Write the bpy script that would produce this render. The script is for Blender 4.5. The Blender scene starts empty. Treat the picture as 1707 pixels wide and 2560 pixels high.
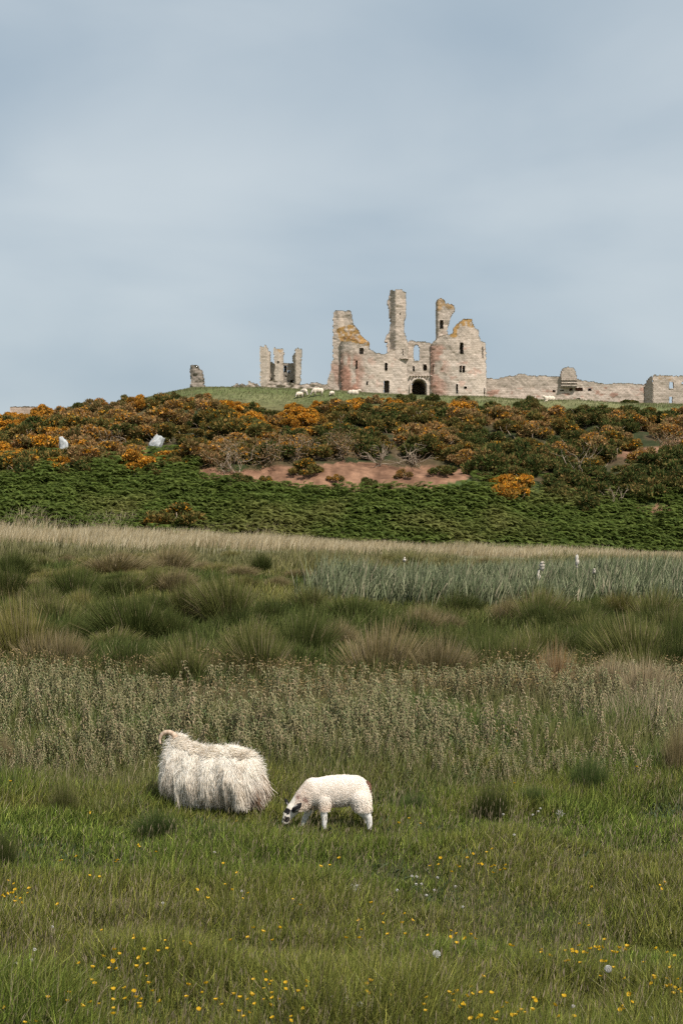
import bpy, math, random
import numpy as np
from mathutils import Vector, Matrix, noise as mnoise

rng = np.random.default_rng(7)
random.seed(7)
S = bpy.context.scene
COL = S.collection
PI = math.pi

# ------------------------------------------------------------------ camera
EYE = 3.1                       # metres above the marsh
FPX = 4267.5                    # focal length in photograph pixels (1707 x 2560)
CX, CY = 853.5, 1280.0
cam_d = bpy.data.cameras.new("camera")
cam_d.sensor_fit = 'VERTICAL'
cam_d.sensor_height = 36.0
cam_d.lens = FPX / 2560.0 * 36.0
cam_d.clip_start = 0.1
cam_d.clip_end = 12000
cam_d.dof.use_dof = True
cam_d.dof.focus_distance = 19.0
cam_d.dof.aperture_fstop = 6.3
cam = bpy.data.objects.new("camera", cam_d)
COL.objects.link(cam)
cam.location = (0, 0, EYE)
cam.rotation_euler = (PI / 2, 0, 0)
S.camera = cam

# ------------------------------------------------------------------ light
SUN_EL = math.radians(52)
SUN_AZ = math.radians(140)      # clockwise from +Y: behind the camera, to the right
S.view_settings.view_transform = 'Standard'
S.view_settings.look = 'None'
S.view_settings.exposure = 0.0
S.view_settings.gamma = 1.0
S.render.film_transparent = False
S.cycles.use_denoising = False
S.cycles.filter_width = 1.3
S.cycles.max_bounces = 5
S.cycles.sample_clamp_indirect = 4.0
S.cycles.transparent_max_bounces = 8
sun_d = bpy.data.lights.new("sun", 'SUN')
sun_d.energy = 5.0
sun_d.angle = math.radians(3)
sun_d.color = (1.0, 0.95, 0.88)
sun = bpy.data.objects.new("sun", sun_d)
COL.objects.link(sun)
sdir = Vector((math.sin(SUN_AZ) * math.cos(SUN_EL), math.cos(SUN_AZ) * math.cos(SUN_EL), math.sin(SUN_EL)))
sun.rotation_euler = sdir.to_track_quat('Z', 'Y').to_euler()

W = bpy.data.worlds.new("World")
S.world = W
W.use_nodes = True
nt = W.node_tree
for n in list(nt.nodes):
    nt.nodes.remove(n)
N = nt.nodes.new
L = nt.links.new
out = N('ShaderNodeOutputWorld')
bg = N('ShaderNodeBackground')
bg.inputs['Strength'].default_value = 0.10
L(bg.outputs[0], out.inputs[0])
sky = N('ShaderNodeTexSky')
sky.sky_type = 'NISHITA'
sky.sun_disc = False
sky.sun_elevation = SUN_EL
sky.sun_rotation = SUN_AZ
sky.altitude = 0
sky.air_density = 1.0
sky.dust_density = 1.5
tc = N('ShaderNodeTexCoord')
mp = N('ShaderNodeMapping')
mp.inputs['Scale'].default_value = (3.4, 3.4, 8.5)
mp.inputs['Rotation'].default_value = (0.10, 0.22, 0.0)
mp.inputs['Location'].default_value = (1.9, 0.6, 0.9)
L(tc.outputs['Generated'], mp.inputs['Vector'])
n1 = N('ShaderNodeTexNoise')
n1.inputs['Scale'].default_value = 1.15
n1.inputs['Detail'].default_value = 5.0
n1.inputs['Roughness'].default_value = 0.42
n1.inputs['Distortion'].default_value = 0.35
L(mp.outputs[0], n1.inputs['Vector'])
cr = N('ShaderNodeValToRGB')
cr.color_ramp.interpolation = 'EASE'
e = cr.color_ramp.elements
e[0].position = 0.20
e[0].color = (3.65, 4.65, 5.55, 1)
e[1].position = 0.80
e[1].color = (6.3, 7.0, 7.4, 1)
# a broad bright bank of thinner cloud low in the north-west part of the view
mpb = N('ShaderNodeMapping'); mpb.inputs['Scale'].default_value = (1.0, 1.0, 2.2)
mpb.inputs['Location'].default_value = (0.085, -0.975, -0.203 * 2.2)
L(tc.outputs['Generated'], mpb.inputs['Vector'])
lnb = N('ShaderNodeVectorMath'); lnb.operation = 'LENGTH'; L(mpb.outputs[0], lnb.inputs[0])
mrb = N('ShaderNodeMapRange'); mrb.interpolation_type = 'SMOOTHSTEP'
mrb.inputs['From Min'].default_value = 0.0; mrb.inputs['From Max'].default_value = 0.155
mrb.inputs['To Min'].default_value = 0.27; mrb.inputs['To Max'].default_value = 0.0
L(lnb.outputs['Value'], mrb.inputs['Value'])
adb = N('ShaderNodeMath'); adb.operation = 'ADD'
L(n1.outputs['Fac'], adb.inputs[0]); L(mrb.outputs[0], adb.inputs[1])
L(adb.outputs[0], cr.inputs['Fac'])
mx = N('ShaderNodeMix')
mx.data_type = 'RGBA'
mx.inputs['Factor'].default_value = 0.86
L(sky.outputs[0], mx.inputs['A'])
L(cr.outputs[0], mx.inputs['B'])
L(mx.outputs['Result'], bg.inputs['Color'])

# ------------------------------------------------------------------ small helpers
def tag(o, label=None, cat=None, group=None, kind=None):
    if label: o['label'] = label
    if cat: o['category'] = cat
    if group: o['group'] = group
    if kind: o['kind'] = kind
    return o


def empty(name, loc=(0, 0, 0), rz=0.0):
    o = bpy.data.objects.new(name, None)
    o.empty_display_size = 0.1
    COL.objects.link(o)
    o.location = loc
    o.rotation_euler = (0, 0, rz)
    return o


def make_mesh(name, V, F, mat, col=None, uv=None, smooth=False):
    """V (n,3); F (m,k) array or list of such arrays; col (n,3) per-vertex colour; uv (n,2)"""
    me = bpy.data.meshes.new(name)
    V = np.asarray(V, np.float32)
    if not isinstance(F, (list, tuple)):
        F = [F]
    F = [np.asarray(f, np.int32) for f in F if len(f)]
    loops = np.concatenate([f.ravel() for f in F])
    tot = np.concatenate([np.full(len(f), f.shape[1], np.int32) for f in F])
    start = np.concatenate([[0], np.cumsum(tot)[:-1]]).astype(np.int32)
    me.vertices.add(len(V))
    me.vertices.foreach_set("co", V.ravel())
    me.loops.add(len(loops))
    me.loops.foreach_set("vertex_index", loops)
    me.polygons.add(len(tot))
    me.polygons.foreach_set("loop_start", start)
    me.polygons.foreach_set("loop_total", tot)
    if smooth:
        me.polygons.foreach_set("use_smooth", np.ones(len(tot), bool))
    me.update(calc_edges=True)
    if col is not None:
        a = me.color_attributes.new("Col", 'FLOAT_COLOR', 'POINT')
        c = np.ones((len(V), 4), np.float32)
        c[:, :3] = col
        a.data.foreach_set("color", c.ravel())
    if uv is not None:
        l = me.uv_layers.new(name="UVMap")
        l.data.foreach_set("uv", np.asarray(uv, np.float32)[loops].ravel())
    if mat:
        me.materials.append(mat)
    return me


def link(name, me, parent=None):
    o = bpy.data.objects.new(name, me)
    COL.objects.link(o)
    if parent is not None:
        o.parent = parent
    return o


def obj(name, V, F, mat, parent=None, **k):
    return link(name, make_mesh(name, V, F, mat, **k), parent)


def children_of(o, cache={}):
    return list(o.children)


def copy_tree(root, kids):
    """kids: list of (child, [grandchildren]) of the source, read once"""
    r = root.copy()
    COL.objects.link(r)
    for ch, gs in kids:
        c = ch.copy()
        COL.objects.link(c)
        c.parent = r
        for g in gs:
            d = g.copy()
            COL.objects.link(d)
            d.parent = c
    return r


def kids_of(root):
    return [(c, list(c.children)) for c in root.children]


_T = np.random.default_rng(99).random((256, 256))


def vnoise(x, y, seed=0):
    x = np.asarray(x, float) + seed * 17.31
    y = np.asarray(y, float) + seed * 7.77
    xi = np.floor(x).astype(int); yi = np.floor(y).astype(int)
    fx = x - xi; fy = y - yi
    fx = fx * fx * (3 - 2 * fx); fy = fy * fy * (3 - 2 * fy)
    a = _T[xi & 255, yi & 255]; b = _T[(xi + 1) & 255, yi & 255]
    c = _T[xi & 255, (yi + 1) & 255]; d = _T[(xi + 1) & 255, (yi + 1) & 255]
    return (a * (1 - fx) + b * fx) * (1 - fy) + (c * (1 - fx) + d * fx) * fy


def fbm(x, y, seed=0, octv=4):
    s = 0; w = 0.5; t = 0
    x = np.asarray(x, float); y = np.asarray(y, float)
    for k in range(octv):
        s = s + w * vnoise(x * 2 ** k, y * 2 ** k, seed + k)
        t += w
        w *= 0.5
    return s / t


def sstep(a, b, x):
    t = np.clip((np.asarray(x, float) - a) / (b - a), 0, 1)
    return t * t * (3 - 2 * t)


def lerp(a, b, t):
    return a + (b - a) * t


def nrm(v):
    return v / np.maximum(np.linalg.norm(v, axis=-1, keepdims=True), 1e-9)


def ribbons(P, width, side):
    """P (n,k,3) centre lines, width (n,k), side (n,3) or (n,k,3) -> V, F of n flat strips"""
    n, k, _ = P.shape
    if side.ndim == 2:
        side = side[:, None, :]
    off = side * (width[..., None] * 0.5)
    V = np.stack([P - off, P + off], axis=2).reshape(-1, 3)
    base = (np.arange(n) * k * 2)[:, None]
    j = np.arange(k - 1)[None, :] * 2
    a = (base + j).ravel()
    F = np.stack([a, a + 1, a + 3, a + 2], axis=1)
    return V, F


def rep_col(C, k):
    """(n,k,3) -> per-vertex of ribbons"""
    return np.repeat(C[:, :, None, :], 2, axis=2).reshape(-1, 3)


def tube(pts, rad, sides=6, V=None, F=None):
    """append a swept tube to lists V,F"""
    pts = [Vector(p) for p in pts]
    base = len(V)
    up = Vector((0.13, 0.27, 1)).normalized()
    for i, p in enumerate(pts):
        t = (pts[min(i + 1, len(pts) - 1)] - pts[max(i - 1, 0)]).normalized()
        a = t.cross(up)
        if a.length < 1e-3:
            a = t.cross(Vector((1, 0, 0)))
        a.normalize()
        b = t.cross(a)
        for s in range(sides):
            an = 2 * PI * s / sides
            V.append(p + (a * math.cos(an) + b * math.sin(an)) * rad[i])
    for i in range(len(pts) - 1):
        for s in range(sides):
            q = base + i * sides
            F.append((q + s, q + (s + 1) % sides, q + sides + (s + 1) % sides, q + sides + s))
    # caps as degenerate-free fans (quads when sides even): use a centre vertex with tri pairs
    for i, q in ((0, base), (len(pts) - 1, base + (len(pts) - 1) * sides)):
        c = len(V)
        V.append(pts[i])
        for s in range(0, sides, 2):
            F.append((q + s, q + (s + 1) % sides, q + (s + 2) % sides, c))


# ------------------------------------------------------------------ materials
def mat_new(name):
    m = bpy.data.materials.new(name)
    m.use_nodes = True
    t = m.node_tree
    b = t.nodes['Principled BSDF']
    return m, t, b


def mat_veg(name, transl=0.25, rough=0.75, spec=0.15):
    m, t, b = mat_new(name)
    at = t.nodes.new('ShaderNodeAttribute'); at.attribute_name = "Col"
    b.inputs['Roughness'].default_value = rough
    b.inputs['Specular IOR Level'].default_value = spec
    t.links.new(at.outputs['Color'], b.inputs['Base Color'])
    tr = t.nodes.new('ShaderNodeBsdfTranslucent')
    t.links.new(at.outputs['Color'], tr.inputs['Color'])
    ms = t.nodes.new('ShaderNodeMixShader'); ms.inputs[0].default_value = transl
    t.links.new(b.outputs[0], ms.inputs[1]); t.links.new(tr.outputs[0], ms.inputs[2])
    t.links.new(ms.outputs[0], t.nodes['Material Output'].inputs[0])
    return m


def mat_noisy(name, scale=6.0, amt=0.35, bump=0.3, dist=0.02, rough=0.9, attr=True, color=(.3, .3, .3), detail=6):
    """attribute (or fixed) colour, broken up by noise, with a noise bump"""
    m, t, b = mat_new(name)
    b.inputs['Roughness'].default_value = rough
    b.inputs['Specular IOR Level'].default_value = 0.12
    if attr:
        src = t.nodes.new('ShaderNodeAttribute'); src.attribute_name = "Col"
    else:
        src = t.nodes.new('ShaderNodeRGB'); src.outputs[0].default_value = (*color, 1)
    tc = t.nodes.new('ShaderNodeTexCoord')
    no = t.nodes.new('ShaderNodeTexNoise')
    no.inputs['Scale'].default_value = scale; no.inputs['Detail'].default_value = detail
    no.inputs['Roughness'].default_value = 0.65
    t.links.new(tc.outputs['Object'], no.inputs['Vector'])
    mr = t.nodes.new('ShaderNodeMapRange')
    mr.inputs['From Min'].default_value = 0.25; mr.inputs['From Max'].default_value = 0.75
    mr.inputs['To Min'].default_value = 1 - amt; mr.inputs['To Max'].default_value = 1 + amt
    t.links.new(no.outputs['Fac'], mr.inputs['Value'])
    mu = t.nodes.new('ShaderNodeVectorMath'); mu.operation = 'SCALE'
    t.links.new(src.outputs[0], mu.inputs[0]); t.links.new(mr.outputs[0], mu.inputs['Scale'])
    t.links.new(mu.outputs[0], b.inputs['Base Color'])
    bp = t.nodes.new('ShaderNodeBump'); bp.inputs['Strength'].default_value = bump; bp.inputs['Distance'].default_value = dist
    t.links.new(no.outputs['Fac'], bp.inputs['Height']); t.links.new(bp.outputs[0], b.inputs['Normal'])
    return m


def mat_masonry(name):
    m, t, b = mat_new(name)
    b.inputs['Roughness'].default_value = 0.92
    b.inputs['Specular IOR Level'].default_value = 0.1
    at = t.nodes.new('ShaderNodeAttribute'); at.attribute_name = "Col"
    uv = t.nodes.new('ShaderNodeUVMap'); uv.uv_map = "UVMap"
    # wobble the courses a little
    no0 = t.nodes.new('ShaderNodeTexNoise'); no0.inputs['Scale'].default_value = 0.35
    t.links.new(uv.outputs[0], no0.inputs['Vector'])
    sc = t.nodes.new('ShaderNodeVectorMath'); sc.operation = 'SCALE'; sc.inputs['Scale'].default_value = 0.5
    t.links.new(no0.outputs['Color'], sc.inputs[0])
    ad = t.nodes.new('ShaderNodeVectorMath'); ad.operation = 'ADD'
    t.links.new(uv.outputs[0], ad.inputs[0]); t.links.new(sc.outputs[0], ad.inputs[1])
    br = t.nodes.new('ShaderNodeTexBrick')
    br.inputs['Scale'].default_value = 1.0
    br.inputs['Brick Width'].default_value = 0.75
    br.inputs['Row Height'].default_value = 0.42
    br.inputs['Mortar Size'].default_value = 0.035
    br.inputs['Mortar Smooth'].default_value = 0.4
    br.inputs['Bias'].default_value = -0.1
    br.inputs['Color1'].default_value = (0.90, 0.885, 0.87, 1)
    br.inputs['Color2'].default_value = (1.10, 1.09, 1.08, 1)
    br.inputs['Mortar'].default_value = (0.78, 0.74, 0.70, 1)
    t.links.new(ad.outputs[0], br.inputs['Vector'])
    no = t.nodes.new('ShaderNodeTexNoise'); no.inputs['Scale'].default_value = 0.9; no.inputs['Detail'].default_value = 7
    no.inputs['Roughness'].default_value = 0.7
    t.links.new(uv.outputs[0], no.inputs['Vector'])
    mr = t.nodes.new('ShaderNodeMapRange')
    mr.inputs['From Min'].default_value = 0.28; mr.inputs['From Max'].default_value = 0.72
    mr.inputs['To Min'].default_value = 0.88; mr.inputs['To Max'].default_value = 1.12
    t.links.new(no.outputs['Fac'], mr.inputs['Value'])
    mu = t.nodes.new('ShaderNodeMix'); mu.data_type = 'RGBA'; mu.blend_type = 'MULTIPLY'; mu.inputs['Factor'].default_value = 1
    t.links.new(at.outputs['Color'], mu.inputs['A']); t.links.new(br.outputs['Color'], mu.inputs['B'])
    ms = t.nodes.new('ShaderNodeVectorMath'); ms.operation = 'SCALE'
    t.links.new(mu.outputs['Result'], ms.inputs[0]); t.links.new(mr.outputs[0], ms.inputs['Scale'])
    t.links.new(ms.outputs[0], b.inputs['Base Color'])
    b1 = t.nodes.new('ShaderNodeBump'); b1.inputs['Strength'].default_value = 0.45; b1.inputs['Distance'].default_value = 0.12
    t.links.new(no.outputs['Fac'], b1.inputs['Height'])
    b2 = t.nodes.new('ShaderNodeBump'); b2.inputs['Strength'].default_value = 0.5; b2.inputs['Distance'].default_value = 0.08
    b2.invert = True
    t.links.new(br.outputs['Fac'], b2.inputs['Height']); t.links.new(b1.outputs[0], b2.inputs['Normal'])
    t.links.new(b2.outputs[0], b.inputs['Normal'])
    return m


M_GRASS = mat_veg("grass_blades", 0.2)
M_BUSH = mat_veg("gorse_sprays", 0.22, 0.8, 0.08)
M_FERN = mat_veg("bracken_fronds", 0.52)
M_PETAL = mat_veg("petals", 0.3, 0.5, 0.3)
M_LAND = mat_noisy("turf_and_soil", 1.7, 0.45, 0.6, 0.15, detail=9)
M_WOOD = mat_noisy("weathered_wood", 9.0, 0.35, 0.4, 0.01)
M_ROCK = mat_noisy("pale_rock", 3.0, 0.22, 0.8, 0.08)
M_STONE = mat_masonry("castle_masonry")
M_WOOL = mat_veg("wool_locks", 0.25, 0.9, 0.05)
M_SKIN = mat_noisy("animal_coat", 55.0, 0.10, 0.35, 0.006)
M_HORN = mat_noisy("ridged_horn", 30.0, 0.15, 0.2, 0.004, rough=0.5)
M_FLUFF = mat_noisy("seed_fluff", 40.0, 0.10, 0.6, 0.01)

# ------------------------------------------------------------------ terrain
K = 1.08865                     # 1568-wide view -> photograph pixels


def _interp(u, xs, ys):
    return np.interp(u, np.array(xs) * K, ys)


def land_h(x, y):
    """height of the ground"""
    x = np.asarray(x, float); y = np.asarray(y, float)
    Y = np.maximum(y, 30.0)
    u = np.clip(CX + FPX * x / Y, -700, 2500)
    foot = _interp(u, [-600, 0, 340, 700, 1070, 1568, 2200], [1.9, 1.75, 1.55, 1.0, 0.6, 0.30, 0.2])
    bank = _interp(u, [-600, 0, 450, 800, 1070, 1300, 1568, 2200], [5.6, 5.6, 5.8, 5.2, 4.9, 4.3, 4.8, 5.0])
    yc = _interp(u, [-600, 0, 130, 220, 300, 360, 400, 440, 480, 560, 750, 850, 960, 1115, 1230, 1450, 1568, 2200],
                 [958, 952, 948, 938, 922, 910, 901, 892, 890, 892, 899, 907, 911, 915, 921, 928, 931, 940]) * K
    crest = EYE - (yc - CY) / FPX * 150.0
    h = np.zeros_like(x)
    t1 = np.clip((Y - 45) / 65, 0, 1)
    h = foot * t1 ** 1.5
    t2 = np.clip((Y - 110) / 10, 0, 1)
    h = np.where(Y > 110, foot + (bank - foot) * t2, h)
    t3 = np.clip((Y - 120) / 30, 0, 1)
    # the slope eases off towards the top
    h = np.where(Y > 120, bank + (crest - bank) * (1.12 * t3 - 0.12 * t3 * t3), h)
    el = (crest - EYE) / 150.0
    far = EYE + el * Y - 0.0042 * np.maximum(Y - 150, 0)
    far = far * (1 - sstep(520, 760, Y)) - 3 * sstep(520, 760, Y)
    h = np.where(Y > 150, far, h)
    # hummocks
    a = sstep(4, 9, y)
    near = (fbm(x * 0.45, y * 0.45, 3, 3) - 0.5) * 0.34 + (fbm(x * 1.6, y * 1.6, 5, 2) - 0.5) * 0.10
    w1 = 1 - sstep(30, 80, Y)
    marsh = (fbm(x * .20, y * .13, 17, 3) - .5) * .9 * sstep(28, 40, Y) * (1 - sstep(86, 104, Y))
    rough = (fbm(x * 0.22, y * 0.22, 11, 4) - 0.5) * 1.5
    w2 = sstep(100, 125, Y) * (1 - 0.75 * sstep(146, 156, Y))
    return h + near * w1 * a + rough * w2 + marsh


def ground_hit(sx, sy, y0=7.0, y1=500.0, lift=0.0):
    """where the sight line through photograph pixel (sx, sy) meets the ground (raised by lift)"""
    Y = np.concatenate([np.arange(y0, 60, 0.05), np.arange(60, y1, 0.25)])
    x = (sx - CX) / FPX * Y
    z = EYE - (sy - CY) / FPX * Y
    g = land_h(x, Y) + lift
    i = np.argmax(z <= g)
    if not (z <= g).any():
        i = np.argmin(z - g)
    return float(x[i]), float(Y[i]), float(land_h(x[i], Y[i]))


def to_px(x, y, z):
    return CX + FPX * x / y, CY - FPX * (z - EYE) / y


SOIL_POLY = np.array([(455, 1100), (480, 1074), (545, 1086), (640, 1078), (735, 1064), (830, 1058), (915, 1070),
                      (1080, 1080), (1075, 1104), (985, 1122), (890, 1125), (800, 1130), (735, 1116), (640, 1122), (575, 1112)]) * K


def in_poly(px, py, poly):
    px = np.asarray(px, float); py = np.asarray(py, float)
    r = np.zeros(px.shape, bool)
    n = len(poly)
    j = n - 1
    for i in range(n):
        xi, yi = poly[i]; xj, yj = poly[j]
        if yi != yj:
            c = ((yi > py) != (yj > py)) & (px < (xj - xi) * (py - yi) / (yj - yi) + xi)
            r ^= c
        j = i
    return r


def soil_mask(x, y):
    """bare red earth on the bank (given in plan through the bank's own profile)"""
    x = np.asarray(x, float); y = np.asarray(y, float)
    Y = np.maximum(y, 30)
    px, py = to_px(x, Y, land_h(x, y))
    wob = (fbm(x * .5, y * .5, 41, 3) - .5)
    m = in_poly(px + wob * 60, py + wob * 26, SOIL_POLY) & (y > 112) & (y < 130)
    for (cx, cy, rx, ry) in ((1490, 1040, 75, 16), (1560, 1020, 40, 22), (1290, 958, 30, 8), (1500, 1170, 45, 10), (1360, 945, 45, 10)):
        m |= (((px / K - cx) / rx) ** 2 + ((py / K - cy) / ry) ** 2 + wob * 1.5 < 1) & (y > 112) & (y < 152)
    return m


def build_land():
    fine = np.radians(np.arange(-17, 17.01, 0.07))
    rest = np.radians(np.concatenate([np.arange(17.5, 60, 1.0), np.arange(60, 300, 6.0), np.arange(300, 343, 1.0)]))
    th = np.concatenate([fine, rest])
    th = np.concatenate([th, [th[0] + 2 * PI]])
    r = [2.0]
    while r[-1] < 100: r.append(r[-1] * 1.018)
    while r[-1] < 165: r.append(r[-1] + 0.5)
    while r[-1] < 5000: r.append(r[-1] * 1.03)
    r = np.array(r)
    R, T = np.meshgrid(r, th, indexing='ij')
    X = R * np.sin(T); Yv = R * np.cos(T)
    Z = land_h(X, Yv)
    V = np.stack([X, Yv, Z], -1).reshape(-1, 3)
    nr, nt_ = R.shape
    i, j = np.meshgrid(np.arange(nr - 1), np.arange(nt_ - 1), indexing='ij')
    a = (i * nt_ + j).ravel()
    F = np.stack([a, a + nt_, a + nt_ + 1, a + 1], 1)
    x, y = V[:, 0], V[:, 1]
    # colours of what lies on the ground
    n_ = fbm(x * .6, y * .6, 21, 4)
    c = lerp(np.array([.030, .036, .013]), np.array([.052, .054, .022]), n_[:, None])
    marsh = sstep(26, 34, y) * (1 - sstep(80, 100, y))
    c = lerp(c, lerp(np.array([.055, .055, .018]), np.array([.12, .11, .040]), n_[:, None]), marsh[:, None])
    straw = sstep(84, 98, y) * (1 - sstep(109, 112, y))
    c = lerp(c, np.array([.22, .19, .11]), (straw * .8)[:, None])
    slope = sstep(109, 113, y)
    c = lerp(c, lerp(np.array([.035, .042, .016]), np.array([.085, .060, .032]), sstep(.4, .6, n_)[:, None]), slope[:, None])
    fern = sstep(108.5, 111, y) * (1 - sstep(119, 123, y))
    c = lerp(c, np.array([.060, .085, .024]), (fern * .9)[:, None])
    top = sstep(139, 147, y)
    c = lerp(c, lerp(np.array([.11, .125, .045]), np.array([.17, .165, .075]), sstep(.35, .65, fbm(x * .12, y * .12, 31, 4))[:, None]), top[:, None])
    sm = soil_mask(x, y)
    sc = lerp(np.array([.12, .062, .036]), np.array([.30, .165, .100]), sstep(.25, .75, .5 * fbm(x * 2.2, y * .5, 51, 4) + .5 * fbm(x * .6, y * .9, 52, 4))[:, None])
    c[sm] = sc[sm]
    # two worn bare patches in the pasture
    for (sx, sy, rx, ry) in ((290, 2278, 1.0, .5), (1500, 2305, .6, .35)):
        gx, gy, gz = ground_hit(sx, sy)
        d = ((x - gx) / (rx * .5)) ** 2 + ((y - gy) / (ry * .9)) ** 2
        k = np.clip(1.6 - d, 0, 1)[:, None] * (.9 if sx < 900 else .4)
        c = lerp(c, np.array([.20, .15, .095]), k)
    g = obj("ground", V, F, M_LAND, col=c, smooth=True)
    tag(g, "marshy pasture rising to a gorse bank and a grassy castle ridge", kind='structure')
    return g


build_land()

# ------------------------------------------------------------------ castle
C_STONE = np.array([.545, .45, .37])
C_GREY = np.array([.46, .385, .32])
C_RED = np.array([.41, .205, .145])
C_LICHEN = np.array([.42, .23, .055])
C_PALE = np.array([.61, .52, .44])


def zoomed(pts, ox, oy, f):
    """enlargement coordinates -> photograph pixels"""
    return [(ox + x * f, oy + y * f) for x, y in pts]


def to_world(sx, sy, Y):
    return (sx - CX) / FPX * Y, EYE - (sy - CY) / FPX * Y


def rect(x0, y0, x1, y1):
    return [(x0, y0), (x1, y0), (x1, y1), (x0, y1)]


def masonry(name, poly, Y, origin, parent=None, depth=None, thick=2.4, holes=(), cell=0.2, paint=None, rough=0.11, ragged=0.25, seed=0, arc=None, batter=0.0):
    """a thick standing wall whose face is cut to an outline; poly and holes in photograph pixels at distance Y;
    depth(x) gives the plan offset of the face in metres, holes go right through"""
    P = np.array([to_world(a, b, Y) for a, b in poly])
    H = [np.array([to_world(a, b, Y) for a, b in h]) for h in holes]
    x0, z0 = P.min(0) - cell; x1, z1 = P.max(0) + cell
    nx = int((x1 - x0) / cell) + 1; nz = int((z1 - z0) / cell) + 1
    xs = x0 + np.arange(nx + 1) * cell; zs = z0 + np.arange(nz + 1) * cell
    xc, zc = np.meshgrid(xs[:-1] + cell / 2, zs[:-1] + cell / 2, indexing='ij')
    wob = ragged * cell * 2
    m = in_poly(xc + (vnoise(xc * 1.9, zc * 1.9, seed) - .5) * wob * 2, zc + (vnoise(xc * 1.9, zc * 1.9, seed + 9) - .5) * wob * 2, P)
    for h in H:
        m &= ~in_poly(xc, zc, h)
    X, Z = np.meshgrid(xs, zs, indexing='ij')
    r2 = np.random.default_rng(seed + 100)
    jx = (r2.random(X.shape) - .5) * cell * .7; jz = (r2.random(X.shape) - .5) * cell * .7
    d = np.zeros_like(X) if depth is None else depth(X)
    if batter: d = d - batter * np.clip((zs[0] + 4 - Z), 0, 4) / 4
    relief = (fbm(X * .55, Z * .55, seed + 3, 4) - .5) * rough * 4
    # single stones stand proud or are missing
    bx = np.floor(X / .62 + (np.floor(Z / .42) % 2) * .5); bz = np.floor(Z / .42)
    blk = (_T[bx.astype(int) & 255, bz.astype(int) & 255] - .5) * rough * .9
    front = d + relief + blk
    back = d + thick + (fbm(X * .7, Z * .7, seed + 5, 3) - .5) * .6
    u = X if arc is None else arc(X)
    n0 = X.size
    Vf = np.stack([X + jx, front, Z + jz], -1).reshape(-1, 3)
    Vb = np.stack([X + jx, back, Z + jz], -1).reshape(-1, 3)
    V = np.concatenate([Vf, Vb])
    uvf = np.stack([u, Z], -1).reshape(-1, 2)
    uv = np.concatenate([uvf, uvf + [thick, 0]])
    i, j = np.nonzero(m)
    w = nz + 1
    a = i * w + j; b = a + w; c = b + 1; e = a + 1
    F = [np.stack([a, b, c, e], 1), np.stack([a, e, c, b], 1) + n0]
    mp_ = np.pad(m, 1)
    def side(di, dj, p, q):
        o = ~mp_[1 + di + i, 1 + dj + j]
        p, q = p[o], q[o]
        F.append(np.stack([p, p + n0, q + n0, q], 1))
    side(-1, 0, a, e); side(1, 0, c, b); side(0, -1, b, a); side(0, 1, e, c)
    # colours
    nn = fbm(X * .35, Z * .35, seed + 13, 4)
    col = lerp(C_GREY, C_STONE, sstep(.30, .58, nn)[..., None])
    col = lerp(col, C_PALE, (sstep(.62, .8, fbm(X * .9, Z * .5, seed + 17, 3)) * .7)[..., None])
    if paint is not None:
        sx = X / Y * FPX + CX; sy = CY - (Z - EYE) / Y * FPX
        col = paint(col, sx, sy, X, Z)
    col = np.concatenate([col.reshape(-1, 3)] * 2)
    used = np.zeros(len(V), bool)
    for f in F: used[f.ravel()] = True
    idx = np.cumsum(used) - 1
    F = [idx[f] for f in F]
    V = V[used]
    V[:, 1] += Y
    V -= np.array(origin)
    return obj(name, V, F, M_STONE, parent, col=col[used], uv=uv[used])


def recess(name, x0, x1, z0, z1, yf, deep, origin, parent, arch=False, col=C_GREY, clear=.02):
    """the stone lining of an opening: jambs, head, sill and a far end, open to the front"""
    if arch:
        s = np.linspace(0, PI, 15)
        # pointed head
        w = x1 - x0; cx = (x0 + x1) / 2
        spring = z0 + (z1 - z0) * .56
        pts = [(x0, z0)]
        for t in np.linspace(0, 1, 9): pts.append((cx - w / 2 * math.cos(t * PI / 2) ** .9, spring + (z1 - spring) * math.sin(t * PI / 2)))
        for t in np.linspace(1, 0, 9)[1:]: pts.append((cx + w / 2 * math.cos(t * PI / 2) ** .9, spring + (z1 - spring) * math.sin(t * PI / 2)))
        pts.append((x1, z0))
    else:
        pts = [(x0, z0), (x0, z1), (x1, z1), (x1, z0)]
    n = len(pts)
    V = [(p[0], yf + clear, p[1]) for p in pts] + [(p[0], yf + deep, p[1]) for p in pts]
    uv = [(p[0], p[1]) for p in pts] + [(p[0] + deep, p[1]) for p in pts]
    F4 = [(k, (k + 1) % n, n + (k + 1) % n, n + k) for k in range(n)]
    end = [tuple(range(n, 2 * n))]
    V = np.array(V) - np.array(origin)
    return obj(name, V, [np.array(F4), np.array(end)], M_STONE, parent, col=np.tile(np.array(col), (len(V), 1)), uv=np.array(uv))


def lichen(col, sx, sy, poly, X, Z, seed, strength=.85, c=C_LICHEN, fuzz=3.0):
    w = (fbm(X * 1.1, Z * 1.1, seed, 3) - .5)
    k = in_poly(sx + w * fuzz * 4, sy + w * fuzz * 3, poly) * sstep(.30, .52, fbm(X * 1.7, Z * 1.7, seed + 1, 3))
    return lerp(col, c, (k * strength)[..., None])


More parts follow.
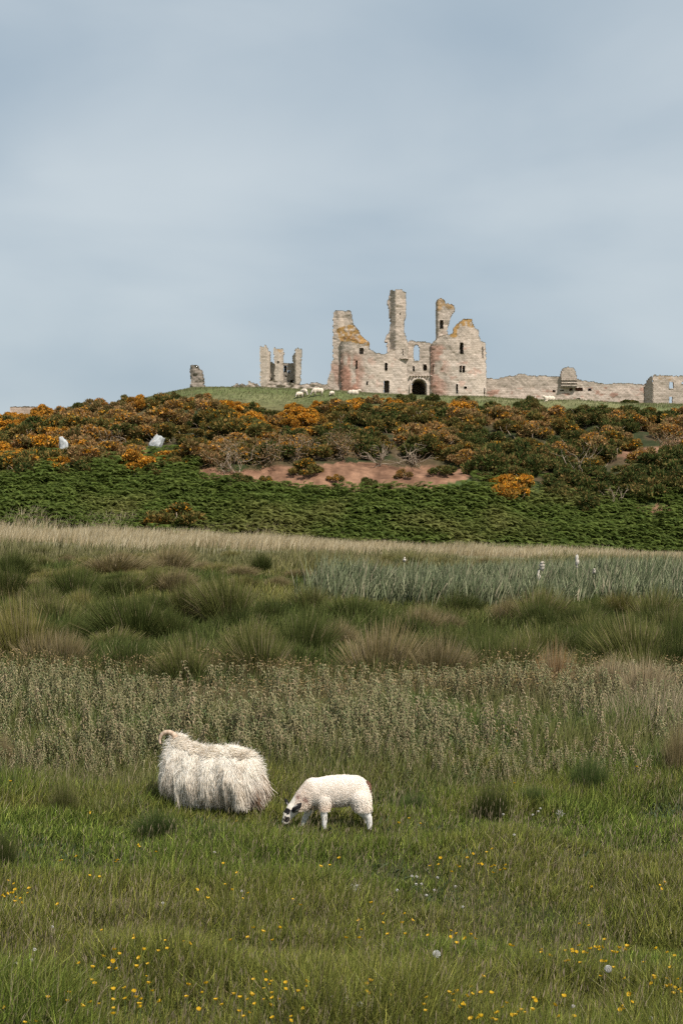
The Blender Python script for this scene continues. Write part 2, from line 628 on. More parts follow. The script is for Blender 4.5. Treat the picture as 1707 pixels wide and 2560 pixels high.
def build_gatehouse():
    Y = 390.0
    f = .28061
    Zm = lambda pts: zoomed(pts, 800, 700, f)
    org = (to_world(800 + 790 * f, 0, Y)[0], Y, 29.0)
    root = empty('ruined_gatehouse', org)
    tag(root, "large ruined pinkish sandstone castle gatehouse with broken towers and a dark gate arch", 'castle gatehouse')
    mpx = f * Y / FPX                       # metres per enlargement pixel
    wx = lambda zx: to_world(800 + zx * f, 0, Y)[0]
    wz = lambda zy: to_world(0, 700 + zy * f, Y)[1]
    BOT = 1075

    def drum(xc, r, bow):
        X0, R = wx(xc), r * mpx
        dep = lambda X: 1.0 - bow * np.sqrt(np.clip(1 - ((X - X0) / R) ** 2, 0, 1))
        arc = lambda X: R * np.arcsin(np.clip((X - X0) / R, -1, 1))
        return dep, arc

    def win(part, rects, dep, deep=2.9):
        for (a, b, c_, d) in rects:
            xa, xb = wx(a), wx(c_)
            yf = Y + (float(dep(np.array((xa + xb) / 2))) if dep else 0) + .35
            recess('window', xa, xb, wz(d), wz(b), yf, deep, org, part, col=C_GREY * .8)  # lining darker than the walls: the opening's shade put into the stone colour

    def hl(rects, g=1.0):
        return [Zm(rect(a - g, b - g, c_ + g, d + g)) for a, b, c_, d in rects]

    # ---- rear wall stub, left, with its stepped and lichen-covered break
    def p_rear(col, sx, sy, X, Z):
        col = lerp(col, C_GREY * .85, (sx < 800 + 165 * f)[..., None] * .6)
        col = lichen(col, sx, sy, np.array(Zm([(140, 410), (200, 415), (300, 390), (330, 420), (440, 540), (430, 580), (180, 560)])), X, Z, 61)
        red = sstep(690, 780, (sy - 700) / f) * sstep(.38, .55, fbm(X * .4, Z * .25, 5, 3))
        return lerp(col, C_RED, (red * .5)[..., None])
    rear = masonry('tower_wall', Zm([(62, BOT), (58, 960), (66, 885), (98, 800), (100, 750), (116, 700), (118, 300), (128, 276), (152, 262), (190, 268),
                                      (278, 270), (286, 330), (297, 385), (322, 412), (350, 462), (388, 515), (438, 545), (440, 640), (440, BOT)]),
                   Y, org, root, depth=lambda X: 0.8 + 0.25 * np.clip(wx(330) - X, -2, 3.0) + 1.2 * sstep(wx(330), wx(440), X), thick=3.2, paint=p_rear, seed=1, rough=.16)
    # ---- left drum
    dl, al = drum(485, 295, 1.6)
    holes_l = [(347, 610, 391, 660), (574, 742, 601, 810), (573, 897, 614, 1000), (322, 714, 333, 796), (416, 905, 424, 935)]
    def p_left(col, sx, sy, X, Z):
        zx = (sx - 800) / f; zy = (sy - 700) / f
        red = (1 - sstep(300, 420, zx)) * sstep(600, 720, zy) * sstep(.34, .52, fbm(X * .5, Z * .22, 6, 3))
        col = lerp(col, C_RED, (red * .85)[..., None])
        spots = sstep(.60, .70, fbm(X * .6, Z * .6, 71, 3)) * sstep(680, 720, zy)
        col = lerp(col, C_RED * 1.15, (spots * .45)[..., None])
        col = lerp(col, C_PALE * 1.02, (sstep(330, 450, zx) * sstep(690, 760, zy) * .40)[..., None])
        return lichen(col, sx, sy, np.array(Zm([(150, 440), (300, 500), (440, 540), (440, 590), (300, 560), (195, 545)])), X, Z, 62)
    left = masonry('drum_tower', Zm([(192, BOT), (186, 700), (188, 545), (215, 525), (262, 520), (300, 535), (330, 548), (352, 560), (372, 568), (400, 560), (437, 562), (436, 612),
                                      (455, 622), (500, 652), (545, 660), (585, 664), (600, 648), (640, 620), (778, 612), (780, BOT)]),
                   Y, org, root, depth=dl, arc=al, thick=2.4, holes=hl(holes_l), paint=p_left, seed=2)
    win(left, holes_l, dl)
    # ---- tall turret over the left drum
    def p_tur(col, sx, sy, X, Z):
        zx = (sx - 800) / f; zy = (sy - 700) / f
        k = (1 - sstep(655, 675, zx + (zy - 150) * .12)) * (zy < 470) * (zy > 85)  # broken left side darkened in the stone colour, as turned from the sun
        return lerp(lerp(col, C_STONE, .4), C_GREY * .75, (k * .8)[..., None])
    holes_t = [(733, 618, 743, 668), (708, 286, 718, 307)]
    X665 = wx(672)
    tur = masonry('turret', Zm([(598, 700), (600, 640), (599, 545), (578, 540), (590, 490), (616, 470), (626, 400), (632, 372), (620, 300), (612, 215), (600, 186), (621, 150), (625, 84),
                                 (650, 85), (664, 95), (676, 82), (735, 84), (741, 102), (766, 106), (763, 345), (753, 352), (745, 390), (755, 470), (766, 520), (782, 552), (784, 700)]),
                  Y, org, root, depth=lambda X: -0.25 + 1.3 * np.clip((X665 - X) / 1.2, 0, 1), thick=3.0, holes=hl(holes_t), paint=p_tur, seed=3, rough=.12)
    win(tur, holes_t, None, 2.2)
    V = []; Fq = []
    # ---- gateway wall with the arch and the great window open to the sky
    gate_x0, gate_x1 = 815, 946
    def arch_pts(x0, x1, top, spring, bot, n=8):
        cx = (x0 + x1) / 2; w = x1 - x0
        p = [(x0, bot)]
        for t in np.linspace(0, 1, n): p.append((cx - w / 2 * math.cos(t * PI / 2) ** .9, spring + (top - spring) * math.sin(t * PI / 2)))
        for t in np.linspace(1, 0, n)[1:]: p.append((cx + w / 2 * math.cos(t * PI / 2) ** .9, spring + (top - spring) * math.sin(t * PI / 2)))
        p.append((x1, bot))
        return p
    bigwin = [(834, 690), (834, 600), (845, 575), (862, 568), (878, 575), (888, 602), (888, 700), (880, 718), (862, 712), (846, 716)]
    small_g = [(824, 765, 843, 806), (918, 752, 952, 800), (766, 780, 775, 805)]
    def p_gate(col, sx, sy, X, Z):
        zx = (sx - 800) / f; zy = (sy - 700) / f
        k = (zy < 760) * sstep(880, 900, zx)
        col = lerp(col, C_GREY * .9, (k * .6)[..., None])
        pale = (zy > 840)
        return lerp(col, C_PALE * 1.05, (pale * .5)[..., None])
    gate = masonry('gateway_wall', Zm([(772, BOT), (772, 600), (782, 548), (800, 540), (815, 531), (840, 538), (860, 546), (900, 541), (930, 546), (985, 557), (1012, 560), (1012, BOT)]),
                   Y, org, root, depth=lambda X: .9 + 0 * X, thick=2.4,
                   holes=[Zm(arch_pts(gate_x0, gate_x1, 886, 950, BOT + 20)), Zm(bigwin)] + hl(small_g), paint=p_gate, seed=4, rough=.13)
    win(gate, small_g, lambda X: .9 + 0 * X, 2.2)
    g = recess('gate_passage', wx(gate_x0), wx(gate_x1), wz(BOT), wz(886), Y + 1.15, 11, org, gate, arch=True, col=C_GREY * .75)  # passage lining darkened in colour for the shade inside
    # arch moulding: a raised pointed ring
    ap = arch_pts(gate_x0 - 4, gate_x1 + 4, 881, 948, BOT, 10); ao = arch_pts(gate_x0 - 16, gate_x1 + 16, 866, 946, BOT, 10)
    V = []; F4 = []
    for (a, b) in zip(ap, ao):
        for (p, yy) in ((a, .5), (b, .5), (b, 1.2), (a, 1.2)):
            V.append((wx(p[0]), Y + yy, wz(p[1])))
    for k in range(len(ap) - 1):
        for q in range(4):
            F4.append((k * 4 + q, k * 4 + (q + 1) % 4, k * 4 + 4 + (q + 1) % 4, k * 4 + 4 + q))
    V = np.array(V) - np.array(org)
    obj('arch_moulding', V, np.array(F4), M_STONE, gate, col=np.tile(C_PALE * 1.05, (len(V), 1)), uv=V[:, [0, 2]])
    # corbel line above the gate
    V = []; F4 = []
    for k, zx in enumerate(np.arange(800, 985, 26)):
        b = len(V)
        for yy in (.25, 1.2):
            for (p, q) in ((zx, 858), (zx + 15, 858), (zx + 15, 846), (zx, 846)):
                V.append((wx(p), Y + yy, wz(q)))
        F4 += [(b, b + 1, b + 2, b + 3), (b + 3, b + 2, b + 6, b + 7), (b, b + 4, b + 5, b + 1), (b, b + 3, b + 7, b + 4), (b + 1, b + 5, b + 6, b + 2)]
    V = np.array(V) - np.array(org)
    obj('corbel_course', V, np.array(F4), M_STONE, gate, col=np.tile(C_STONE * .9, (len(V), 1)), uv=V[:, [0, 2]])
    # ---- right drum
    dr, ar = drum(1232, 252, 2.0)
    holes_r = [(1242, 563, 1268, 660), (1241, 762, 1258, 824), (1267, 762, 1283, 828), (1006, 752, 1015, 815), (1211, 930, 1220, 1012), (1441, 596, 1450, 690), (1456, 962, 1466, 1040), (1280, 948, 1300, 972)]
    def p_right(col, sx, sy, X, Z):
        zx = (sx - 800) / f; zy = (sy - 700) / f
        red = (1 - sstep(1060, 1190, zx)) * sstep(560, 600, zy) * sstep(.40, .54, fbm(X * .45, Z * .35, 7, 3))
        col = lerp(col, C_RED * 1.1, (red * .62)[..., None])
        col = lerp(col, C_PALE * 1.05, (sstep(1090, 1200, zx) * sstep(690, 800, zy) * .45)[..., None])
        spots = sstep(.64, .72, fbm(X * .5, Z * .9, 72, 3)) * (zy > 600)
        col = lerp(col, C_RED * 1.2, (spots * .4)[..., None])
        return lichen(col, sx, sy, np.array(Zm([(1150, 510), (1160, 480), (1200, 400), (1250, 355), (1350, 340), (1370, 420), (1300, 420), (1240, 430), (1200, 520)])), X, Z, 63)
    right = masonry('drum_tower', Zm([(983, BOT), (985, 620), (995, 570), (1030, 538), (1060, 500), (1135, 486), (1167, 488), (1184, 480), (1190, 430), (1210, 400), (1250, 366), (1300, 346), (1346, 350), (1360, 398),
                                       (1376, 430), (1405, 440), (1414, 480), (1421, 522), (1442, 548), (1476, 556), (1478, 750), (1482, 800), (1480, BOT)]),
                    Y, org, root, depth=dr, arc=ar, thick=2.4, holes=hl(holes_r), paint=p_right, seed=5)
    win(right, holes_r, dr)
    # ---- turret on the right drum
    holes_q = [(1071, 357, 1098, 430)]
    def p_q(col, sx, sy, X, Z):
        return lichen(col, sx, sy, np.array(Zm([(1036, 150), (1110, 150), (1200, 205), (1200, 260), (1150, 270), (1110, 230), (1060, 290), (1040, 260)])), X, Z, 64, .6)
    q = masonry('turret', Zm([(1036, 580), (1036, 190), (1046, 170), (1076, 159), (1101, 170), (1120, 206), (1160, 211), (1186, 224), (1196, 256), (1191, 290), (1176, 296), (1160, 340),
                               (1150, 382), (1138, 410), (1131, 450), (1140, 484), (1170, 520), (1170, 580)]),
                Y, org, root, depth=lambda X: 0.4 + 1.4 * np.clip((wx(1050) - X) / .6, 0, 1), thick=2.4, holes=hl(holes_q), paint=p_q, seed=6, rough=.14)
    win(q, holes_q, lambda X: .4 + 0 * X, 1.9)
    return root


build_gatehouse()


def simple_ruin(name, label, cat, poly, Y, base_sy, **kw):
    ox = to_world(np.mean([p[0] for p in poly]), 0, Y)[0]
    org = (ox, Y, to_world(0, base_sy, Y)[1])
    o = masonry(name, poly, Y, org, None, **kw)
    o.location = org
    tag(o, label, cat)
    return o, org


# ---- far tower with three broken turrets
def build_far_tower():
    Y = 470.0
    f = .2296
    Zm = lambda pts: zoomed(pts, 440, 850, f)
    wx = lambda zx: to_world(440 + zx * f, 0, Y)[0]
    wz = lambda zy: to_world(0, 850 + zy * f, Y)[1]
    org = (wx(1140), Y, wz(540))
    root = empty('ruined_tower', org)
    tag(root, "distant grey ruined square tower with three broken corner turrets", 'tower')
    B = 580
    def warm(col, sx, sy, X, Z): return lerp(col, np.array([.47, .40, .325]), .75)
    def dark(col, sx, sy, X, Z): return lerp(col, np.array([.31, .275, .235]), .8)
    hs = [(958, 230, 978, 248), (950, 300, 962, 322)]
    a = masonry('corner_turret', Zm([(920, B), (916, 210), (914, 68), (926, 62), (938, 74), (962, 72), (970, 52), (984, 58), (988, 74), (1002, 84), (1008, 118), (1026, 122), (1026, 224), (1022, B)]),
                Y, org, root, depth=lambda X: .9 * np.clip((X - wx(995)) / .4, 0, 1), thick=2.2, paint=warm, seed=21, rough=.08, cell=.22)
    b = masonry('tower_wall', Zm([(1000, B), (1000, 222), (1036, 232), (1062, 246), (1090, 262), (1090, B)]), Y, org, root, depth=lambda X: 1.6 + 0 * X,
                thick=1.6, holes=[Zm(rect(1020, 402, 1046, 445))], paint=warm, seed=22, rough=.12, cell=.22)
    recess('window', wx(1021), wx(1045), wz(444), wz(403), Y + 2.1, 2.2, org, b, col=C_GREY * .7)  # darker lining colour paints in the window's shade
    c = masonry('corner_turret', Zm([(1074, B), (1070, 215), (1062, 84), (1076, 78), (1086, 90), (1136, 92), (1150, 82), (1170, 86), (1172, 106), (1166, 240), (1166, B)]), Y, org, root,
                depth=lambda X: .2 + 1.8 * np.clip((X - wx(1124)) / 1.1, 0, 1), thick=2.2,
                holes=[Zm(rect(1066, 262, 1080, 315)), Zm(rect(1108, 226, 1124, 250))],
                paint=lambda col, sx, sy, X, Z: lichen(warm(col, sx, sy, X, Z), sx, sy, np.array(Zm([(1080, 90), (1160, 95), (1160, 160), (1120, 130)])), X, Z, 23, .5), seed=23, rough=.08, cell=.22)
    recess('window', wx(1109), wx(1123), wz(249), wz(227), Y + .6, 1.8, org, c, col=C_GREY * .7)  # shade of the opening painted into its lining
    dh = [(1172, 266, 1200, 338), (1216, 322, 1234, 354), (1186, 370, 1200, 388), (1212, 432, 1230, 456), (1236, 420, 1272, 470)]
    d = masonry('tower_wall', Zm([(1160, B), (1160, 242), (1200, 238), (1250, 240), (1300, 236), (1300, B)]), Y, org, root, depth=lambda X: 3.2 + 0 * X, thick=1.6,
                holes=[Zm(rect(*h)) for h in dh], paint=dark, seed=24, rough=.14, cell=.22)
    for h in dh:
        recess('window', wx(h[0] + 1), wx(h[2] - 1), wz(h[3] - 1), wz(h[1] + 1), Y + 3.7, 2.6, org, d, col=C_GREY * .6)  # linings darkened in colour to deepen the shade within
    e_ = masonry('corner_turret', Zm([(1285, B), (1288, 330), (1272, 226), (1266, 190), (1276, 150), (1296, 128), (1298, 88), (1330, 88), (1334, 98), (1354, 100), (1356, 90), (1370, 94), (1368, 112), (1360, 300), (1354, B)]),
                 Y, org, root, depth=lambda X: .3 + 1.5 * np.clip((wx(1300) - X) / .4, 0, 1), thick=2.4, paint=warm, seed=25, rough=.08, cell=.22)
    return root


build_far_tower()

z2 = lambda pts: zoomed(pts, 440, 850, .2296)
z3 = lambda pts: zoomed(pts, 1200, 880, .32334)


def p_stub(col, sx, sy, X, Z): return lerp(col, np.array([.21, .178, .145]), .8)


simple_ruin('ruined_wall_stub', "lone tall lump of ruined wall on the grassy hilltop, left of all the towers", 'ruin',
            z2([(158, 560), (158, 490), (166, 470), (160, 400), (150, 345), (148, 330), (154, 276), (180, 268), (206, 276), (236, 284), (252, 316), (280, 340), (296, 370), (301, 410), (298, 480), (316, 500), (316, 560)]),
            300.0, 971, depth=lambda X: 0.5 * np.sin(X * 1.3), thick=1.6, paint=p_stub, seed=31, rough=.3, cell=.14)
simple_ruin('tumbled_stone_wall', "low tumbled grey stone wall running in front of the distant three-turreted tower", 'wall',
            z2([(560, 590), (562, 522), (600, 514), (640, 495), (700, 478), (745, 480), (780, 492), (790, 456), (830, 458), (856, 462), (880, 486), (915, 504), (960, 512), (982, 500), (986, 458), (1010, 440), (1050, 450), (1120, 456),
                (1170, 462), (1200, 455), (1290, 468), (1330, 480), (1400, 486), (1450, 478), (1500, 474), (1560, 476), (1610, 486), (1660, 512), (1660, 590)]),
            350.0, 973, depth=lambda X: .6 * np.sin(X * .35), thick=1.8, paint=lambda c, sx, sy, X, Z: lerp(c, np.array([.33, .275, .225]), .5), seed=32, rough=.42, cell=.18, ragged=.9)
simple_ruin('low_stone_building', "flat-topped pale stone building just showing behind orange gorse on the skyline", 'building',
            [(26, 1052), (26, 1018), (60, 1017), (112, 1018), (112, 1052)], 240.0, 1040, thick=4.0,
            paint=lambda c, sx, sy, X, Z: lerp(c, np.array([.42, .31, .25]), .75), seed=33, rough=.06, cell=.2, ragged=.1)


def build_curtain():
    Y = 398.0
    wx = lambda zx: to_world(1200 + zx * .32334, 0, Y)[0]
    wz = lambda zy: to_world(0, 880 + zy * .32334, Y)[1]
    org = (wx(650), Y, wz(420))
    root = empty('curtain_wall', org)
    tag(root, "long low ruined curtain wall of pinkish stone running right from the gatehouse", 'castle wall')
    def p(col, sx, sy, X, Z):
        zy = (sy - 880) / .32334
        up = lerp(col, np.array([.40, .335, .275]), .5)
        lo = lerp(col, np.array([.58, .47, .40]), .5)
        col = lerp(up, lo, sstep(250, 290, zy)[..., None])
        red = sstep(.60, .68, fbm(X * .55, Z * 1.3, 81, 3)) * (zy > 270)
        return lerp(col, C_RED * .9, (red * .7)[..., None])
    holes = [(1124, 366, 1190, 440), (735, 276, 795, 302), (684, 278, 716, 304), (560, 296, 578, 308), (615, 294, 650, 303), (745, 356, 770, 370), (835, 284, 860, 298)]
    w = masonry('wall_face', z3([(30, 440), (40, 200), (110, 206), (150, 204), (205, 186), (270, 185), (300, 172), (320, 164), (345, 168), (366, 184), (480, 184), (620, 190), (740, 208), (800, 222), (890, 231), (940, 246), (1000, 248), (1060, 240),
                                  (1100, 238), (1200, 245), (1290, 253), (1340, 253), (1340, 440)]), Y, org, root, thick=2.0,
                holes=[z3(rect(*h)) for h in holes], paint=p, seed=41, rough=.11, cell=.2)
    for h in holes[1:]:
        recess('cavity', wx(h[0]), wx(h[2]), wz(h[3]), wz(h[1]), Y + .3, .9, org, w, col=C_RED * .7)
    recess('low_doorway', wx(1124), wx(1190), wz(440), wz(366), Y + .3, 5.0, org, w, col=C_GREY * .5)  # lining colour halved, painting in the doorway's shade
    def pt(col, sx, sy, X, Z): return lerp(col, np.array([.40, .335, .28]), .6)
    t = masonry('wall_turret', z3([(622, 275), (622, 165), (630, 150), (641, 130), (670, 118), (700, 122), (720, 130), (738, 160), (742, 200), (742, 275)]), Y, org, root,
                depth=lambda X: -.9 + 0 * X, thick=2.5, paint=pt, seed=42, rough=.10, cell=.2)
    for k in range(3):
        zy = 212 + k * 22
        masonry('string_course', z3(rect(624 - k * 2, zy, 742 + k * 2, zy + 8)), Y, org, t, depth=lambda X: -1.15 + 0 * X, thick=.6, seed=43 + k, rough=.06, cell=.15, ragged=.1)
    # end ruin at the right
    Y2 = 388.0
    wx2 = lambda zx: to_world(1200 + zx * .32334, 0, Y2)[0]
    wz2 = lambda zy: to_world(0, 880 + zy * .32334, Y2)[1]
    org2 = (wx2(1480), Y2, wz2(420))
    r2 = empty('ruined_building', org2)
    tag(r2, "roofless square stone ruin with two narrow windows showing sky at the curtain wall's far end", 'ruin')
    def pb(col, sx, sy, X, Z):
        col = lerp(col, np.array([.44, .37, .31]), .6)
        return lichen(col, sx, sy, np.array(z3([(1370, 178), (1480, 182), (1480, 215), (1380, 215)])), X, Z, 91, .6)
    hb = [(1462, 228, 1491, 283), (1459, 345, 1488, 396), (1556, 230, 1584, 250)]
    fr = masonry('front_wall', z3([(1334, 440), (1336, 260), (1330, 200), (1340, 180), (1352, 177), (1420, 182), (1480, 184), (1568, 184), (1700, 188), (1800, 182), (1800, 440)]), Y2, org2, r2,
                 thick=1.1, holes=[z3(rect(*h)) for h in hb], paint=pb, seed=51, rough=.09, cell=.2)
    for h in hb[:2]:
        # a projecting stone sill under the opening
        recess_o = [(wx2(h[0]), wz2(h[3])), (wx2(h[2]), wz2(h[1]))]
        (xa, za), (xb, zb) = recess_o
        V = np.array([(xa - .12, Y2 - .10, za - .16), (xb + .12, Y2 - .10, za - .16), (xb + .12, Y2 + 1.0, za - .16), (xa - .12, Y2 + 1.0, za - .16),
                      (xa - .12, Y2 - .10, za), (xb + .12, Y2 - .10, za), (xb + .12, Y2 + 1.0, za), (xa - .12, Y2 + 1.0, za)]) - np.array(org2)
        obj('window_sill', V, np.array([(0, 1, 5, 4), (1, 2, 6, 5), (2, 3, 7, 6), (3, 0, 4, 7), (4, 5, 6, 7), (3, 2, 1, 0)]), M_STONE, fr, col=np.tile(C_STONE, (8, 1)), uv=V[:, [0, 2]])
    # return wall running back to the curtain, its shade put into a darker tone
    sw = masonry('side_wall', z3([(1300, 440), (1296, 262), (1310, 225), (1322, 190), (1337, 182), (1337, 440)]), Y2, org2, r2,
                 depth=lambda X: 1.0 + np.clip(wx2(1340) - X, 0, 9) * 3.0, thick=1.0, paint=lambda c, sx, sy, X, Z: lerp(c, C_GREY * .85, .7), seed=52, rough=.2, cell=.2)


build_curtain()

# ------------------------------------------------------------------ gorse and other shrubs on the bank
def rand_dirs(n, r, up=0.0):
    v = r.normal(size=(n, 3)); v[:, 2] += up
    return nrm(v)


PAL = {
    'green': [(.080, .108, .026), (.120, .135, .036), (.054, .076, .021), (.190, .155, .048), (.27, .175, .060)],
    'olive': [(.27, .180, .050), (.175, .150, .042), (.36, .215, .068), (.105, .112, .031), (.14, .135, .038)],
    'brown': [(.42, .245, .100), (.31, .19, .070), (.46, .28, .125), (.23, .17, .060), (.135, .130, .042)],
    'orange': [(.46, .235, .046), (.27, .20, .044), (.62, .29, .044), (.130, .125, .034), (.34, .205, .058)],
    'dead': [(.27, .165, .075), (.20, .125, .056), (.32, .205, .105), (.13, .105, .042), (.11, .10, .036)],
}
BLOOM = np.array([(.85, .38, .022), (.78, .33, .020), (.90, .47, .04), (.65, .27, .025)])


def bush_proto(kind, seed, R=1.0, dens=2300, height=1.15, bare=0.25):
    r = np.random.default_rng(seed)
    # cushions of the crown
    nl = r.integers(14, 22)
    a = r.random(nl) * 2 * PI
    rad = np.sqrt(r.random(nl)) * .98 * R
    lc = np.stack([np.cos(a) * rad, np.sin(a) * rad, (height - .35) * R * (1 - (rad / R) ** 2 * .62) * (.45 + .75 * r.random(nl))], 1)
    lr = R * (.13 + .24 * r.random(nl) ** 1.4)
    w = lr ** 2; w /= w.sum()
    dens = int(dens * 1.45)
    k = r.choice(nl, dens, p=w)
    d = rand_dirs(dens, r, .35)
    shell = lr[k] * (1 - .55 * r.random(dens) ** 2.2)
    p = lc[k] + d * shell[:, None] * np.array([1.1, 1.1, .85])
    keep = p[:, 2] > .02
    p, d, k = p[keep], d[keep], k[keep]
    n = len(p)
    L_ = .075 + .10 * r.random(n)
    dr = nrm(d + np.array([.05, 0, .5]) + r.normal(size=(n, 3)) * .55)
    P = np.stack([p - dr * (L_ * .3)[:, None], p + dr * (L_ * .3)[:, None], p + dr * L_[:, None]], 1)
    side = nrm(np.cross(dr, rand_dirs(n, r)))
    wd = (.036 + .042 * r.random(n))[:, None] * np.array([.7, 1.0, .25])
    V, F = ribbons(P, wd, side)
    pal = np.array(PAL[kind])
    lobe_c = r.integers(0, len(pal), nl)
    ci = np.where(r.random(n) < .42, lobe_c[k], r.integers(0, len(pal), n))
    c = pal[ci] * .86 * (.70 + .6 * r.random(n))[:, None]
    if kind == 'orange':
        hot = r.random(nl) < .75
        b = (hot[k]) & (r.random(n) < .35)
        c[b] = np.array([.40, .19, .03])
    C = rep_col(np.repeat(c[:, None, :], 3, 1), 3)
    meshes = {'foliage': make_mesh('gorse_foliage', V, F, M_BUSH, col=C)}
    if kind in ('orange', 'brown', 'olive'):
        frac = {'orange': .52, 'brown': .24, 'olive': .14}[kind]
        lob = r.random(nl) < {'orange': .85, 'brown': .4, 'olive': .35}[kind]
        s = (d[:, 2] > -.2) & lob[k] & (r.random(n) < frac)
        if s.sum() > 6:
            q = p[s] + d[s] * .05
            m = len(q)
            e1 = rand_dirs(m, r, .2)
            P2 = np.stack([q - e1 * .05, q + e1 * .05], 1)
            V2, F2 = ribbons(P2, np.full((m, 2), .085), nrm(np.cross(e1, rand_dirs(m, r))))
            c2 = BLOOM[r.integers(0, 4, m)] * (.70 + .4 * r.random(m))[:, None] * (1 if kind == 'orange' else .85)
            meshes['blossom'] = make_mesh('gorse_blossom', V2, F2, M_PETAL, col=rep_col(np.repeat(c2[:, None, :], 2, 1), 2))
    V3, F3 = [], []
    for q in range(r.integers(6, 9)):
        an = r.random() * 2 * PI
        pt = Vector((math.cos(an) * .12, math.sin(an) * .12, -.25)); dv = Vector((math.cos(an), math.sin(an), .55 + .6 * r.random())).normalized()
        pts, rd = [], []
        for s_ in range(7):
            pts.append(pt.copy()); rd.append(.042 * (1 - s_ / 8.0))
            pt = pt + dv * (.17 + .05 * r.random())
            dv = (dv + Vector(r.normal(size=3) * .42)).normalized()
        tube(pts, rd, 4, V3, F3)
    V3 = np.array([tuple(v) for v in V3])
    cc = lerp(np.array([.22, .16, .11]), np.array([.40, .31, .23]), r.random((len(V3), 1)))
    meshes['branches'] = make_mesh('gorse_branches', V3, np.array(F3), M_WOOD, col=cc)
    return meshes


LOOK = {'green': 'dark green', 'olive': 'olive green', 'brown': 'faded brown', 'orange': 'bright orange flowering'}
LAND = [(150, "around the white standing stone"), (300, "between the two white stones"), (455, "round the big white boulder"),
        (600, "near the dead twiggy shrub"), (760, "below the grazing hilltop sheep"), (930, "below the left castle tower"), (1110, "below the castle arch"),
        (1290, "below the castle wall"), (1470, "below the wall's low doorway"), (9999, "below the square ruin")]


def where(u):
    for lim, t in LAND:
        if u < lim: return t


ORANGE_SPOTS = [(60, 945, 75, 22), (15, 1035, 45, 20), (20, 985, 40, 20), (140, 1062, 32, 20), (135, 1028, 24, 16), (330, 1062, 34, 26), (215, 990, 14, 10), (700, 948, 55, 30), (610, 972, 40, 16), (540, 928, 40, 10),
                (1172, 1118, 26, 28), (1245, 935, 20, 12), (1260, 1070, 16, 12), (820, 920, 45, 12), (510, 1010, 18, 12), (275, 1020, 20, 14)]
STONES_PX = [(335, 375, 1005, 1048), (138, 160, 1015, 1052), (75, 100, 1028, 1050), (118, 136, 1040, 1056)]


